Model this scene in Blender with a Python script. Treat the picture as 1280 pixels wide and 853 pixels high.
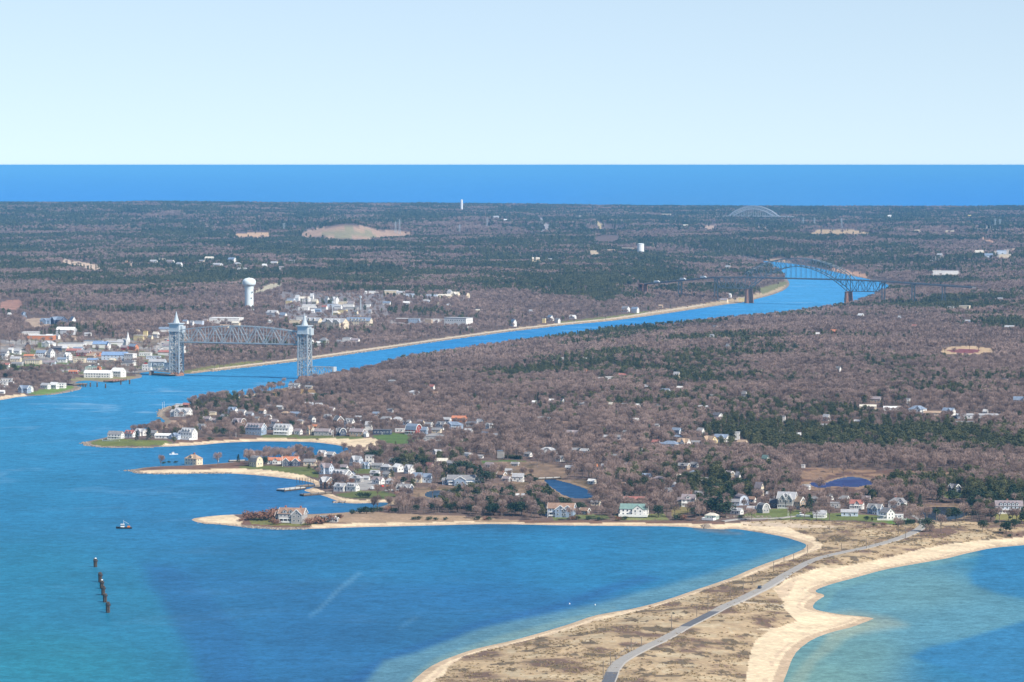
import bpy, math, random
import numpy as np
for _o in list(bpy.data.objects): bpy.data.objects.remove(_o)
SC = bpy.context.scene
COL = SC.collection
rad = math.radians
random.seed(7); np.random.seed(7)

# ------------------------------------------------------------ camera, world, sun, exposure
W, H, F = 1280.0, 853.0, 4500.0          # photo size and focal length in photo pixels
CAMZ, ER = 283.0, 1e14                   # height of the aircraft; the sea is built flat
EYE = 206.3                              # picture row of the level line
PITCH = math.atan((H/2 - EYE)/F)
cam = bpy.data.cameras.new('camera'); cam.sensor_width = 36; cam.lens = 36*F/W
cam.clip_start = 1; cam.clip_end = 4000000
co = bpy.data.objects.new('camera', cam); COL.objects.link(co); SC.camera = co
co.location = (0, 0, CAMZ); co.rotation_euler = (math.pi/2 - PITCH, 0, 0)

SUN_EL, SUN_AZ = 44.0, 128.0             # elevation; azimuth clockwise from the view direction (+Y)
world = bpy.data.worlds.new('World'); SC.world = world; world.use_nodes = True
nt = world.node_tree; nt.nodes.clear()
out = nt.nodes.new('ShaderNodeOutputWorld'); bg = nt.nodes.new('ShaderNodeBackground')
sky = nt.nodes.new('ShaderNodeTexSky'); sky.sky_type = 'NISHITA'; sky.sun_disc = False
sky.sun_elevation = rad(SUN_EL); sky.sun_rotation = rad(SUN_AZ)
sky.altitude = 300; sky.air_density = 1.0; sky.dust_density = 0.25; sky.ozone_density = 3.0
bg.inputs[1].default_value = 0.105
tcw = nt.nodes.new('ShaderNodeTexCoord'); mpw = nt.nodes.new('ShaderNodeMapping'); mpw.vector_type = 'POINT'
mpw.inputs['Location'].default_value = (0, 0, 0.12); mpw.inputs['Scale'].default_value = (1, 1, 0.9)   # thin, clear air at the horizon
nrw = nt.nodes.new('ShaderNodeVectorMath'); nrw.operation = 'NORMALIZE'
nt.links.new(tcw.outputs['Generated'], mpw.inputs['Vector']); nt.links.new(mpw.outputs[0], nrw.inputs[0]); nt.links.new(nrw.outputs[0], sky.inputs['Vector'])
tnt = nt.nodes.new('ShaderNodeMix'); tnt.data_type = 'RGBA'; tnt.blend_type = 'MULTIPLY'; tnt.inputs[0].default_value = 1; tnt.inputs[7].default_value = (1.50, 1.25, 1.06, 1)
nt.links.new(sky.outputs[0], tnt.inputs[6]); nt.links.new(tnt.outputs[2], bg.inputs[0]); nt.links.new(bg.outputs[0], out.inputs[0])
sl = bpy.data.lights.new('sun', 'SUN'); sl.energy = 4.6; sl.angle = rad(0.5); sl.color = (1.0, 0.93, 0.82)
so = bpy.data.objects.new('sun', sl); COL.objects.link(so)
so.rotation_euler = (rad(90 - SUN_EL), 0, rad(180 - SUN_AZ)); so.location = (0, 0, 2000)
SC.view_settings.view_transform = 'Standard'; SC.view_settings.look = 'None'
SC.view_settings.gamma = 1; SC.view_settings.exposure = 0.52
SC.view_settings.use_curve_mapping = False
SC.cycles.max_bounces = 5; SC.cycles.diffuse_bounces = 2; SC.cycles.glossy_bounces = 2
SC.cycles.volume_bounces = 0; SC.cycles.transparent_max_bounces = 8
SC.cycles.use_denoising = True; SC.cycles.use_adaptive_sampling = True; SC.cycles.adaptive_threshold = 0.02
SC.cycles.sample_clamp_indirect = 4
HAZE_DENS = 2.1e-5; HAZE_COL = (0.15, 0.52, 1.0)

# ------------------------------------------------------------ photo pixel <-> place
CP, SP = math.cos(PITCH), math.sin(PITCH)
def ray(px, py):
    u = (np.asarray(px, float) - W/2)/F; v = (H/2 - np.asarray(py, float))/F
    return u, CP + v*SP, -SP + v*CP
def unproj(px, py, z=0.0):
    """Where the sight line through a photo pixel meets height z above the (curved) sea."""
    dx, dy, dz = ray(px, py)
    a = (dx*dx + dy*dy)/(2*ER); b = dz; c = CAMZ - z
    disc = np.maximum(b*b - 4*a*c, 0)
    t = 2*c/(-b + np.sqrt(disc))
    return t*dx, t*dy
def crv(x, y): return -(np.asarray(x)**2 + np.asarray(y)**2)/(2*ER)
def proj(x, y, z):
    """photo pixel of a point z above the sea"""
    zz = z + crv(x, y) - CAMZ
    f = y*CP - zz*SP; up = y*SP + zz*CP
    return W/2 + F*x/f, H/2 - F*up/f

# ------------------------------------------------------------ noise and polygons
def vnoise(x, y, seed=0):
    xi = np.floor(x).astype(np.int64); yi = np.floor(y).astype(np.int64)
    fx = x - xi; fy = y - yi; fx = fx*fx*(3-2*fx); fy = fy*fy*(3-2*fy)
    def h(i, j):
        n = (i*374761393 + j*668265263 + seed*1442695041) & 0x7fffffff
        n = ((n ^ (n >> 13))*1274126177) & 0x7fffffff
        return ((n ^ (n >> 16)) & 0xffff)/65535.0
    return (h(xi, yi)*(1-fx) + h(xi+1, yi)*fx)*(1-fy) + (h(xi, yi+1)*(1-fx) + h(xi+1, yi+1)*fx)*fy
def fbm(x, y, seed=0, o=4):
    s = 0; a = 0.5; t = 0
    for k in range(o):
        s = s + a*vnoise(x*2**k, y*2**k, seed+k*17); t += a; a *= 0.5
    return s/t
def inside(px, py, poly):
    px = np.asarray(px, float); py = np.asarray(py, float)
    r = np.zeros(px.shape, bool)
    P = np.asarray(poly, float)
    m = (px >= P[:,0].min()) & (px <= P[:,0].max()) & (py >= P[:,1].min()) & (py <= P[:,1].max())
    if not m.any(): return r
    x = px[m]; y = py[m]; q = np.zeros(x.shape, bool); n = len(P)
    for i in range(n):
        x1, y1 = P[i]; x2, y2 = P[(i+1) % n]
        if y1 == y2: continue
        c = ((y1 > y) != (y2 > y)) & (x < (x2-x1)*(y-y1)/(y2-y1) + x1)
        q ^= c
    r[m] = q
    return r
def sdist(x, y, polys):
    """signed distance to polygons (positive inside)"""
    x = np.asarray(x, float); y = np.asarray(y, float)
    d2 = np.full(x.shape, 1e18); ins = np.zeros(x.shape, bool)
    for P in polys:
        P = np.asarray(P, float); n = len(P)
        ins ^= inside(x, y, P)
        for i in range(n):
            ax, ay = P[i]; bx, by = P[(i+1) % n]; ex, ey = bx-ax, by-ay
            L = ex*ex + ey*ey
            if L < 1e-9: continue
            t = np.clip(((x-ax)*ex + (y-ay)*ey)/L, 0, 1)
            d2 = np.minimum(d2, (x-ax-t*ex)**2 + (y-ay-t*ey)**2)
    d = np.sqrt(d2)
    return np.where(ins, d, -d)
def smooth(a, b, x):
    t = np.clip((x-a)/(b-a), 0, 1); return t*t*(3-2*t)

# ------------------------------------------------------------ the coast
COAST = [ # canal, near bank, from its far end
 (925,322),(940,324),(955,327),(975,328),(1000,331),(1030,337),(1060,344),(1090,350),(1112,356),
 (1110,361),(1098,368),(1080,376),(1058,384),(1030,388),(1000,392),(960,397),(930,400),(900,403),(860,407),(820,411),(780,414),(740,418),
 (700,424),(660,429),(620,435),(580,441),(540,447),(510,452),(480,459),(458,465),(435,470),(410,474),
 (385,479),(360,484),(335,489),(310,493),(290,497),(268,501),(248,504),(228,506),(210,509),(200,515),
 (199,521),(208,527),(200,531),(190,535),(170,539),(150,543),(128,548),(105,553),
 (108,557),(130,559.5),(170,560),(210,558.5),(250,556.5),(280,553.5),(320,552),(360,552),(395,553),(425,557),
 (441,562),(440,566),(425,568),(395,569),(360,571),(330,574),(300,577),(270,580),(240,582),(200,583),(178,585),
 (163,588),(175,592),(210,593),(250,592),(290,592),(320,594),(350,597),(380,601),(393,604),(396,608),
 (388,611),(378,613),(392,617),(405,620),(418,625),(430,629),(450,629.5),(480,628),(488,629),(482,632),
 (460,638),(430,641),(390,643),(350,642),(300,643),(265,645),(237,649),(250,654),(280,656),(305,659),
 (350,662),(400,661),(450,659),(500,658),(560,656.5),(620,655),(700,657),(760,657.5),(850,658),(880,661),
 (905,662),(920,661),(950,666),(980,671),(1005,679),(1009,682.5),(1000,689),(980,697),(950,707),(920,720),(890,731),(860,741),(820,754),(785,762.5),
 (770,764.5),(740,770),(710,781),(680,790),(640,801),(600,810),(580,815.5),(555,825),(535,835),(517,850),(500,870),(470,920),(430,1000),(420,1060),
 (900,1060),(930,980),(950,920),(965,880),(980,852),(988,832),(996,812),(1015,799),(1040,790),(1065,784),(1088,775.5),(1094,773),(1080,771),(1055,769),(1022,763.6),(1015,759),(1020,751.6),(1033,744),
 (1019,740.6),(1020,737),(1039,730),(1072,721),(1105,712),(1140,705.6),(1184,698),(1210,691.4),(1240,685),(1280,681.5),(1380,674),(1500,668),(1720,656),(2100,640),
 (2100,300),(1800,270),(1400,267),(1000,266),(600,265),(300,264),(0,265),(-300,266),(-600,300),
 (-600,560),(-300,536),(-120,516),(-40,505),(0,500.5),(14,498),(20,496.5),(60,494),(85,490),(97,487),(100,484),
 (92,481),(96,477),(110,475.5),(120,477),(135,478),(152,477),(163,474.5),(177,472.5),(178,469),(172,467),(190,464),(210,466),
 (236,468),(262,464.5),(300,460),(330,456.5),(380,450.5),(430,443.5),(480,436.5),(530,429),(580,422),
 (640,414),(700,407),(760,402),(820,394),(880,385),(905,381),(925,379),(945,374),(965,369),(980,363),(987,357),(986,351),
 (976,342),(966,336),(955,332),(940,329),(925,325)]
PONDS = [
 [(680,598.5),(690,597.5),(700,600),(715,604),(735,611),(744,617),(735,622.5),(715,621.5),(704,617.5),(694,611),(684,604)],
 [(535,613),(560,611),(600,613),(625,616),(640,620),(620,624),(580,622),(545,622),(530,619)],
 [(1012,602),(1030,603.5),(1042,599.5),(1050,597),(1062,595),(1075,596),(1088,600),(1095,604.5),(1080,605.5),(1070,608),(1052,607.5),(1042,606),(1028,609),(1015,607)],
 [(1150,634),(1180,632),(1205,634),(1212,641),(1195,648),(1165,650),(1150,644)],
 [(742,297),(755,293.5),(775,294),(772,299),(765,301.5),(748,301)],
]
def wpoly(P, z=0.0):
    x, y = unproj([p[0] for p in P], [p[1] for p in P], z)
    return np.stack([x, y], 1)
def densify(P, k=3, seed=1):
    """round the traced corners a little"""
    for _ in range(1):
        Q = []
        n = len(P)
        for i in range(n):
            a = np.asarray(P[i]); b = np.asarray(P[(i+1) % n])
            Q += [a*.78+b*.22, a*.22+b*.78]
        P = Q
    return np.array(P)
SHORES = [densify(wpoly(COAST))] + [densify(wpoly(P, 1.0)) for P in PONDS[:4]] + [densify(wpoly(PONDS[4], 0))]
LAND_S = SHORES[:1]; POND_S = SHORES[1:]

def height(x, y, full=False):
    x = np.asarray(x, float); y = np.asarray(y, float)
    sc = sdist(x, y, LAND_S)
    sp = -sdist(x, y, POND_S)                       # positive outside the ponds
    sc = sc + (fbm(x/60, y/60, 5, 3)-.5)*6*np.clip(np.abs(sc)/10, 0.3, 1)
    r = np.hypot(x, y)
    d = np.clip(sc, 0, None)
    near = np.clip(1.2*(1-np.exp(-d/14.)) + 0.0*d, 0, 9)
    bluff = 2.6*smooth(14, 60, d)*(0.4+fbm(x/140, y/140, 3))
    inland = smooth(60, 500, d)*smooth(3400, 4270, r)
    hills = inland*(6 + 22*fbm(x/900, y/900, 11, 4)**1.3 + 3*fbm(x/130, y/130, 12, 2))
    farh = smooth(8600, 14900, r)*smooth(100, 900, d)*(18*fbm(x/1800, y/1800, 21, 4)+5)
    lft = smooth(900, -2600, x)*smooth(13000, 18200, r)*38*smooth(22000, 19300, r)
    mx, my = unproj(440, 302, 20)
    mound = 0
    for (qx, qy, amp, wx) in ((418,300,26,95),(447,300,24,85),(432,300,16,150),(490,298,14,100),(512,297,9,80)):
        ax, ay = unproj(qx, qy, 20)
        mound = mound + amp*np.exp(-(((x-ax)/wx)**2 + ((y-ay)/420)**2))
    z = near + bluff + hills + farh + lft + mound*0.8
    pz = np.where(sp < 0, -1.5, 0)
    k = smooth(0, 60, sp)                           # land dips to each pond
    z = np.where(sp < 0, -1.2, (0.3 + (z-0.3)*k) )
    z = np.where(sc < 0, np.maximum(sc*0.06, -3.5), z)
    if full: return z, sc, sp
    return z
GP = {}
def ground_pt(px, py):
    """the place on the ground seen at a photo pixel: (x, y, height above sea)"""
    if (float(px), float(py)) in GP: return GP[(float(px), float(py))]
    z = 2.0
    for _ in range(14):
        x, y = unproj(px, py, z)
        z2 = float(height(np.array([x]), np.array([y]))[0]); z2 = max(z2, 0.0)
        z = z*0.45 + z2*0.55
    return float(x), float(y), z
def precache(pts):
    P = np.array([p for p in pts if tuple(p) not in GP]).reshape(-1, 2)
    if not len(P): return
    z = np.full(len(P), 2.0)
    for _ in range(14):
        x, y = unproj(P[:,0], P[:,1], z); z = z*.45 + np.maximum(height(x, y), 0)*.55
    for (a, b), x_, y_, z_ in zip(P, x, y, z): GP[(float(a), float(b))] = (float(x_), float(y_), float(z_))
def gpts(pts): return [ground_pt(*p) for p in pts]

# ------------------------------------------------------------ materials
MATS = {}
def mat(name, col, rough=0.85, spec=0.25, var=0.0, scale=1.0, metal=0.0, emit=None):
    if name in MATS: return MATS[name]
    m = bpy.data.materials.new(name); m.use_nodes = True; n = m.node_tree.nodes; L = m.node_tree.links
    b = n['Principled BSDF']; b.inputs['Roughness'].default_value = rough; b.inputs['Metallic'].default_value = metal
    b.inputs['Specular IOR Level'].default_value = spec
    b.inputs['Base Color'].default_value = (*col, 1)
    if var > 0:
        g = n.new('ShaderNodeNewGeometry'); t = n.new('ShaderNodeTexNoise'); t.inputs['Scale'].default_value = scale
        t.inputs['Detail'].default_value = 3
        r = n.new('ShaderNodeMapRange'); r.inputs[1].default_value = .3; r.inputs[2].default_value = .7
        r.inputs[3].default_value = 1-var; r.inputs[4].default_value = 1+var
        mx = n.new('ShaderNodeVectorMath'); mx.operation = 'SCALE'; mx.inputs[0].default_value = col
        L.new(g.outputs['Position'], t.inputs['Vector']); L.new(t.outputs['Fac'], r.inputs[0])
        L.new(r.outputs[0], mx.inputs['Scale']); L.new(mx.outputs[0], b.inputs['Base Color'])
    MATS[name] = m
    return m

# ------------------------------------------------------------ mesh builder and object helpers
class MB:
    def __init__(s): s.v = []; s.f = []; s.m = []
    def add(s, vs, fs, mi=0):
        k = len(s.v); s.v += [tuple(p) for p in vs]; s.f += [tuple(i+k for i in f) for f in fs]; s.m += [mi]*len(fs)
    def box(s, c, d, rz=0.0, mi=0):
        cx, cy, cz = c; a, b, h = d[0]/2, d[1]/2, d[2]/2; C, S = math.cos(rz), math.sin(rz)
        vs = []
        for z in (-h, h):
            for (x, y) in ((-a,-b),(a,-b),(a,b),(-a,b)):
                vs.append((cx+x*C-y*S, cy+x*S+y*C, cz+z))
        s.add(vs, [(3,2,1,0),(4,5,6,7),(0,1,5,4),(1,2,6,5),(2,3,7,6),(3,0,4,7)], mi)
    def bar(s, p, q, w, h=None, mi=0):
        h = h or w; p = np.array(p, float); q = np.array(q, float); d = q-p; L = np.linalg.norm(d)
        if L < 1e-6: return
        d /= L; up = np.array([0,0,1.]) if abs(d[2]) < .95 else np.array([0,1.,0])
        a = np.cross(d, up); a /= np.linalg.norm(a); b = np.cross(a, d)
        vs = []
        for e in (p, q):
            for (i, j) in ((-1,-1),(1,-1),(1,1),(-1,1)): vs.append(e + a*i*w/2 + b*j*h/2)
        s.add(vs, [(3,2,1,0),(4,5,6,7),(0,1,5,4),(1,2,6,5),(2,3,7,6),(3,0,4,7)], mi)
    def lathe(s, prof, n=12, c=(0,0,0), mi=0, top=True):
        vs = []; fs = []
        for (r, z) in prof:
            for k in range(n):
                a = 2*math.pi*k/n; vs.append((c[0]+r*math.cos(a), c[1]+r*math.sin(a), c[2]+z))
        for i in range(len(prof)-1):
            for k in range(n):
                k2 = (k+1) % n; fs.append((i*n+k, i*n+k2, (i+1)*n+k2, (i+1)*n+k))
        fs.append(tuple(range(n))[::-1])
        if top: fs.append(tuple((len(prof)-1)*n+k for k in range(n)))
        s.add(vs, fs, mi)
    def prism(s, poly, z0, z1, mi=0):
        n = len(poly); vs = [(x, y, z0) for x, y in poly] + [(x, y, z1) for x, y in poly]
        s.add(vs, [tuple(range(n))[::-1], tuple(range(n, 2*n))] + [(i, (i+1) % n, n+(i+1) % n, n+i) for i in range(n)], mi)
    def mesh(s, name, mats):
        me = bpy.data.meshes.new(name); me.from_pydata(s.v, [], s.f)
        for m in (mats if isinstance(mats, (list, tuple)) else [mats]): me.materials.append(m)
        if any(s.m): me.polygons.foreach_set('material_index', s.m)
        me.update(); return me
    def build(s, name, mats, parent=None, loc=(0,0,0), rz=0.0):
        return obj(name, s.mesh(name, mats), parent, loc, rz)
def obj(name, me, parent=None, loc=(0,0,0), rz=0.0, scale=None):
    o = bpy.data.objects.new(name, me); COL.objects.link(o); o.location = loc; o.rotation_euler = (0, 0, rz)
    if scale: o.scale = scale
    if parent: o.parent = parent
    return o
def tag(o, label=None, cat=None, group=None, kind=None):
    if label: o['label'] = label
    if cat: o['category'] = cat
    if group: o['group'] = group
    if kind: o['kind'] = kind
    return o
def thing(name, label, cat, loc, rz=0.0, group=None):
    o = bpy.data.objects.new(name, None); COL.objects.link(o); o.location = loc; o.rotation_euler = (0,0,rz)
    o.empty_display_size = 1
    return tag(o, label, cat, group)
def at(px, py, dz=0.0):
    x, y, z = ground_pt(px, py); return (x, y, z + float(crv(x, y)) + dz)
def atw(px, py, dz=0.0):
    x, y = unproj(px, py, 0.0); return (float(x), float(y), float(crv(x, y)) + dz)
def pxm(y): return F/math.hypot(y, 0)

def grid_mesh(name, X, Y, Z, cols=None, mats=None, smooth_=True):
    nr, nc = X.shape
    co_ = np.stack([X, Y, Z], -1).reshape(-1, 3).astype(np.float32)
    i = np.arange(nr*nc).reshape(nr, nc)
    q = np.stack([i[:-1,:-1], i[:-1,1:], i[1:,1:], i[1:,:-1]], -1).reshape(-1, 4)
    me = bpy.data.meshes.new(name); me.vertices.add(len(co_)); me.vertices.foreach_set('co', co_.ravel())
    me.loops.add(q.size); me.loops.foreach_set('vertex_index', q.ravel().astype(np.int32))
    me.polygons.add(len(q)); me.polygons.foreach_set('loop_start', (np.arange(len(q))*4).astype(np.int32))
    me.polygons.foreach_set('loop_total', np.full(len(q), 4, np.int32))
    me.polygons.foreach_set('use_smooth', np.full(len(q), smooth_, bool))
    me.update(calc_edges=True)
    if cols is not None:
        at_ = me.color_attributes.new('tint', 'FLOAT_COLOR', 'POINT')
        c = np.concatenate([cols.reshape(-1, 3), np.ones((len(co_), 1))], 1).astype(np.float32)
        at_.data.foreach_set('color', c.ravel())
    if mats: me.materials.append(mats)
    o = bpy.data.objects.new(name, me); COL.objects.link(o)
    return o

# ------------------------------------------------------------ land cover, traced on the ground
def SR(r, g, b):  # photo colour -> linear
    return tuple((c/255/12.92 if c/255 <= .04045 else ((c/255+.055)/1.055)**2.4) for c in (r, g, b))
SAND = (.62,.50,.34); DRY = (.27,.20,.135); DRY2 = (.40,.30,.185); LAWN = (.11,.13,.045); BRUSH = (.16,.095,.07)
FLOOR = (.135,.095,.08); MARSH = (.17,.12,.085); ROCK = (.22,.18,.14); GREY = (.30,.29,.28); MUD = (.20,.17,.15)
COVER = [  # (polygon in photo pixels, colour, clear of trees)
 ('causeway', [(400,1060),(470,920),(517,850),(555,825),(600,810),(740,770),(860,741),(950,707),(1000,689),(1006,680),(980,670),(900,660),
   (900,655),(960,650),(1060,652),(1110,656),(1160,653),(1200,652),(1280,655),(1500,650),(1500,672),(1280,684),(1150,706),(1030,734),(1014,744),(1014,762),(1030,768),
   (1095,773),(1036,795),(1000,812),(985,853),(960,920),(900,1060)], DRY2, 1),
 ('sand', [(400,1060),(470,920),(510,850),(535,833),(555,823),(600,808),(740,768),(860,739),(950,705),(1004,688),(1006,680),(950,664),(900,660),(860,657),
   (870,656),(930,654),(985,660),(1003,667),(1026,674),(1033,680),(1025,686),(1000,695.5),(972,705),(945,716),(920,725),(885,736),(855,747),(810,761),(770,770),(740,777),(710,787),(675,797),(635,807),(600,815),(580,821),
   (562,832),(556,842),(540,854),(525,880),(480,1060)], SAND, 1),
 ('sand', [(930,1060),(926,900),(931,853),(934,835),(939,812),(949,797),(958,789),(940,786),(972,785),(997,776),(990,770),(980,762),(979,750),(966,737),(980,725),(1000,718),(1015,713),(1030,708),(1042,711),(1087,701),(1122,694.5),
   (1153,686),(1190,679),(1219,676),(1280,671.7),(1500,660),(1500,680),(1280,690),(1150,709),(1040,735),(1025,760),(1100,775),(1050,800),(1010,815),(990,860),(970,1060)], SAND, 1),
 ('path', [(927,752.3),(955,753.3),(980,755),(984,757.5),(955,755.3),(927,753.8)], (.50,.42,.31), 1),
 ('sand', [(968,736),(985,727),(1000,722),(990,735),(985,745),(975,748)], (.50,.39,.27), 1),
 ('darkbrush', [(1045,660),(1075,659.5),(1095,661),(1090,664),(1060,664),(1020,661)], (.12,.085,.06), 1),
 ('sand', [(925,652),(960,653),(1000,655),(1044,657),(1040,660),(990,660),(930,657)], (.52,.42,.31), 1),
 ('brushpatch', [(1148,662),(1180,660),(1198,665),(1180,672),(1150,672)], (.17,.11,.085), 1),
 ('dune', [(1015,665),(1060,657),(1110,660),(1130,666),(1090,676),(1040,686),(1020,676)], DRY2, 1),
 # front beach
 ('brush', [(300,640),(400,641),(480,640),(520,645),(600,649.5),(700,651),(780,651.5),(860,651.5),(905,653),(905,664),(700,658),(300,662)], BRUSH, 1),
 ('drygrass', [(385,643),(470,640),(560,645),(620,648),(650,651),(640,655),(560,653),(450,655),(385,653)], (.30,.215,.145), 1),
 ('sand', [(228,650),(250,643),(290,643),(305,650),(300,660),(250,657)], SAND, 1),
 ('sand', [(385,662),(390,656.5),(440,654.5),(500,653.5),(560,652.5),(640,653),(700,653.8),(760,654),(850,654.2),(905,656),(905,668),(700,660)], SAND, 1),
 ('lawn', [(310,648),(335,645),(350,652),(400,655),(385,658),(340,657),(315,655)], (.17,.17,.06), 1),
 # second peninsula
 ('brush', [(165,586),(200,580),(300,575),(310,583),(300,591),(175,592)], BRUSH, 1),
 ('sand', [(163,590),(190,588),(230,587.5),(290,586),(320,587),(350,589),(380,594),(398,602),(400,608),(320,597),(200,595)], SAND, 1),
 ('lawn', [(300,583),(330,582),(345,583),(385,584),(400,590),(398,598),(370,592),(340,588),(300,586)], LAWN, 1),
 ('sand', [(380,609),(395,611),(410,617),(430,622),(450,626),(500,624),(500,631),(440,632),(415,628),(380,615)], SAND, 1),
 ('lawn', [(420,618),(450,613),(480,615),(500,620),(480,624),(450,624),(430,621)], LAWN, 1),
 ('lawn', [(442,586),(455,583),(475,588),(465,593),(445,592)], LAWN, 1),
 ('drive', [(430,606),(460,600),(475,596),(480,600),(460,612),(440,612)], GREY, 1),
 # first peninsula
 ('lawn', [(105,554),(120,549),(150,549),(200,550),(215,553),(205,557),(120,558)], (.13,.15,.04), 1),
 ('brush', [(215,551),(260,548),(330,547),(400,549),(460,549),(475,552),(330,552),(220,555)], BRUSH, 1),
 ('sand', [(200,559.5),(205,555),(250,552.5),(290,550),(330,548.5),(400,549),(460,547.5),(470,549),(478,556),(474,561),(460,563),(440,568),(420,562),(330,556),(250,559)], SAND, 1),
 ('lawn', [(325,545),(345,543),(400,545),(440,545),(455,546),(455,549),(330,548)], LAWN, 1),
 ('lawn', [(465,545),(490,541),(515,542),(525,547),(510,555),(490,556),(478,553)], (.085,.135,.04), 1),
 ('sandtip', [(285,499),(300,494),(320,490),(330,491),(310,497),(290,501)], (.42,.34,.24), 1),
 ('seawall', [(196,512),(215,507),(250,504),(250,506),(212,510),(202,517),(214,527),(206,529),(197,522)], ROCK, 1),
 ('cut', [(205,527),(235,525),(260,529),(235,536),(200,537)], (.30,.21,.15), 1),
 ('field', [(335,490),(355,487),(395,487),(398,492),(380,495),(350,497),(330,496)], (.26,.17,.08), 1),
 ('road', [(552,548),(565,545),(580,544),(600,549),(580,552),(572,549)], (.5,.46,.4), 1),
 ('drive', [(522,547),(545,541),(560,545),(550,551),(530,551)], GREY, 1),
 ('lawn', [(560,546),(566,544),(570,549),(562,552)], LAWN, 1),
 ('lawn', [(590,576),(640,575),(660,577),(640,580),(600,580)], (.08,.13,.04), 1),
 ('marsh', [(610,577),(680,577),(700,583),(720,590),(700,600),(655,598),(600,590)], MARSH, 1),
 ('marsh', [(520,609),(600,608),(650,600),(740,600),(745,612),(740,624),(690,622),(640,623),(520,624),(505,618)], MARSH, 1),
 ('marsh', [(990,590),(1010,585),(1080,587),(1140,589),(1200,590),(1240,590),(1200,600),(1120,606),(1090,615),(1000,614)], (.19,.125,.085), 1),
 ('marsh', [(1140,632),(1215,630),(1215,652),(1145,652)], MARSH, 1),
 ('lawn', [(1180,615),(1200,613),(1208,619),(1195,624),(1180,622)], LAWN, 1),
 ('lawn', [(935,640),(980,635),(1030,641),(1100,645),(1130,650),(1120,655),(1060,650),(980,650),(925,646)], (.125,.15,.05), 1),
 ('lawn', [(1108,650),(1135,648),(1145,652),(1135,656),(1110,654)], (.10,.17,.04), 1),
 ('lawn', [(770,644),(830,642),(835,650),(770,650)], (.17,.18,.07), 1),
 ('lawn', [(690,645),(760,643),(765,649),(690,650)], (.13,.15,.06), 1),
 ('lawn', [(840,632),(862,630),(862,640),(840,645)], (.19,.16,.07), 1),
 ('lawn', [(1243,641),(1300,640),(1300,652),(1243,650)], (.24,.22,.08), 1),
 # canal banks
 ('bank', [(225,466),(262,461),(300,457),(380,447),(480,433),(580,419),(640,411),(700,404),(760,397),(820,388.5),(880,379.5),(925,372),(950,366),(975,358),
    (990,352),(992,362),(960,374),(925,382),(820,397),(640,418),(400,452),(225,472)], (.40,.31,.20), 1),
 ('green', [(228,464),(262,458),(300,453),(330,450),(328,453),(262,461.5),(228,467)], (.16,.16,.06), 1),
 ('green', [(700,402.5),(760,396),(810,389),(808,391),(760,398.5),(700,405)], (.15,.16,.06), 1),
 ('green', [(945,362),(985,350),(985,355),(955,368)], (.17,.17,.08), 1),
 ('lawn', [(35,492),(50,488),(75,484),(95,482),(100,484),(95,488),(70,492),(45,494)], (.13,.20,.05), 1),
 ('sand', [(-40,508),(-40,500),(0,495),(32,492.5),(34,496),(0,502)], SAND, 1),
 ('lawn', [(85,474),(110,470),(140,470),(175,471),(178,474),(140,479),(95,478)], (.22,.20,.10), 1),
 ('lotx', [(0,425),(60,423),(110,424),(240,420),(240,435),(215,465),(110,468),(60,468),(0,462)], (.20,.185,.18), .5),
 ('lawn', [(20,456),(60,455),(90,453),(88,460),(20,462)], (.12,.17,.06), 1),
 ('street', [(195,432),(218,417),(232,417),(215,438),(195,442)], (.38,.34,.31), 1),
 ('lot', [(30,398),(70,398),(72,406),(40,410)], (.36,.27,.2), 1),
 ('lot', [(350,365),(480,367),(485,395),(360,400)], (.2,.18,.18), .35),
 ('lot', [(520,368),(590,366),(590,376),(500,378)], (.24,.2,.19), .4),
 ('lot', [(485,400),(560,398),(565,404),(490,405)], (.24,.21,.2), .8),
 # clearings far off
 ('clay', [(372,294),(385,288),(400,285),(420,282.5),(440,281),(460,284),(475,289),(490,287.5),(505,290),(524,293),(500,296),(480,297),(465,299),(445,301),(425,300),(405,297),(385,297)], (.37,.25,.175), 1),
 ('mgreen', [(395,296),(412,287),(436,284),(465,290),(470,297),(430,297)], (.25,.22,.13), 1),
 ('sandpit', [(290,293),(320,290),(340,291),(336,297),(300,297)], (.5,.33,.2), 1),
 ('pit', [(76,324),(100,327),(122,331),(130,336),(118,338),(95,333),(78,329)], (.50,.38,.28), 1),
 ('pit', [(159,326),(164,327),(168,334),(165,335)], (.5,.36,.26), 1),
 ('field', [(1010,290),(1025,287),(1075,288),(1100,290),(1080,293),(1015,293)], (.42,.30,.17), 1),
 ('field', [(320,362),(335,356),(352,353),(356,356),(330,364),(318,366)], (.42,.38,.28), 1),
 ('road', [(673,276),(677,272.5),(680,277),(687,281),(688,285),(680,289),(671,291),(680,285),(681,281),(675,279)], (.30,.28,.28), 1),
 ('bog', [(1168,439),(1185,434),(1215,432),(1240,435),(1245,441),(1215,444),(1180,443)], (.44,.32,.20), 1),
 ('bogred', [(1182,438.5),(1200,436.5),(1226,437),(1224,441),(1200,442)], (.19,.07,.075), 1),
 ('bog', [(1140,456),(1160,456.5),(1160,458),(1140,458)], (.5,.35,.22), 1),
 ('pit', [(1222,295),(1230,297),(1246,302),(1240,304),(1228,300)], (.45,.28,.2), 1),
 ('pit', [(1215,282),(1250,284),(1250,287),(1215,286)], (.3,.25,.18), 1),
 ('lot', [(1165,338),(1200,340),(1202,344),(1165,344)], (.35,.3,.25), 1),
 ('lot', [(1240,314),(1262,312),(1262,322),(1245,322)], (.4,.35,.3), 1),
 ('road', [(1160,325),(1180,318),(1182,320),(1165,327)], (.4,.36,.33), 1),
 ('bank', [(1040,334),(1060,338),(1085,343),(1085,348),(1060,343),(1040,338)], (.42,.25,.16), 1),
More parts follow.
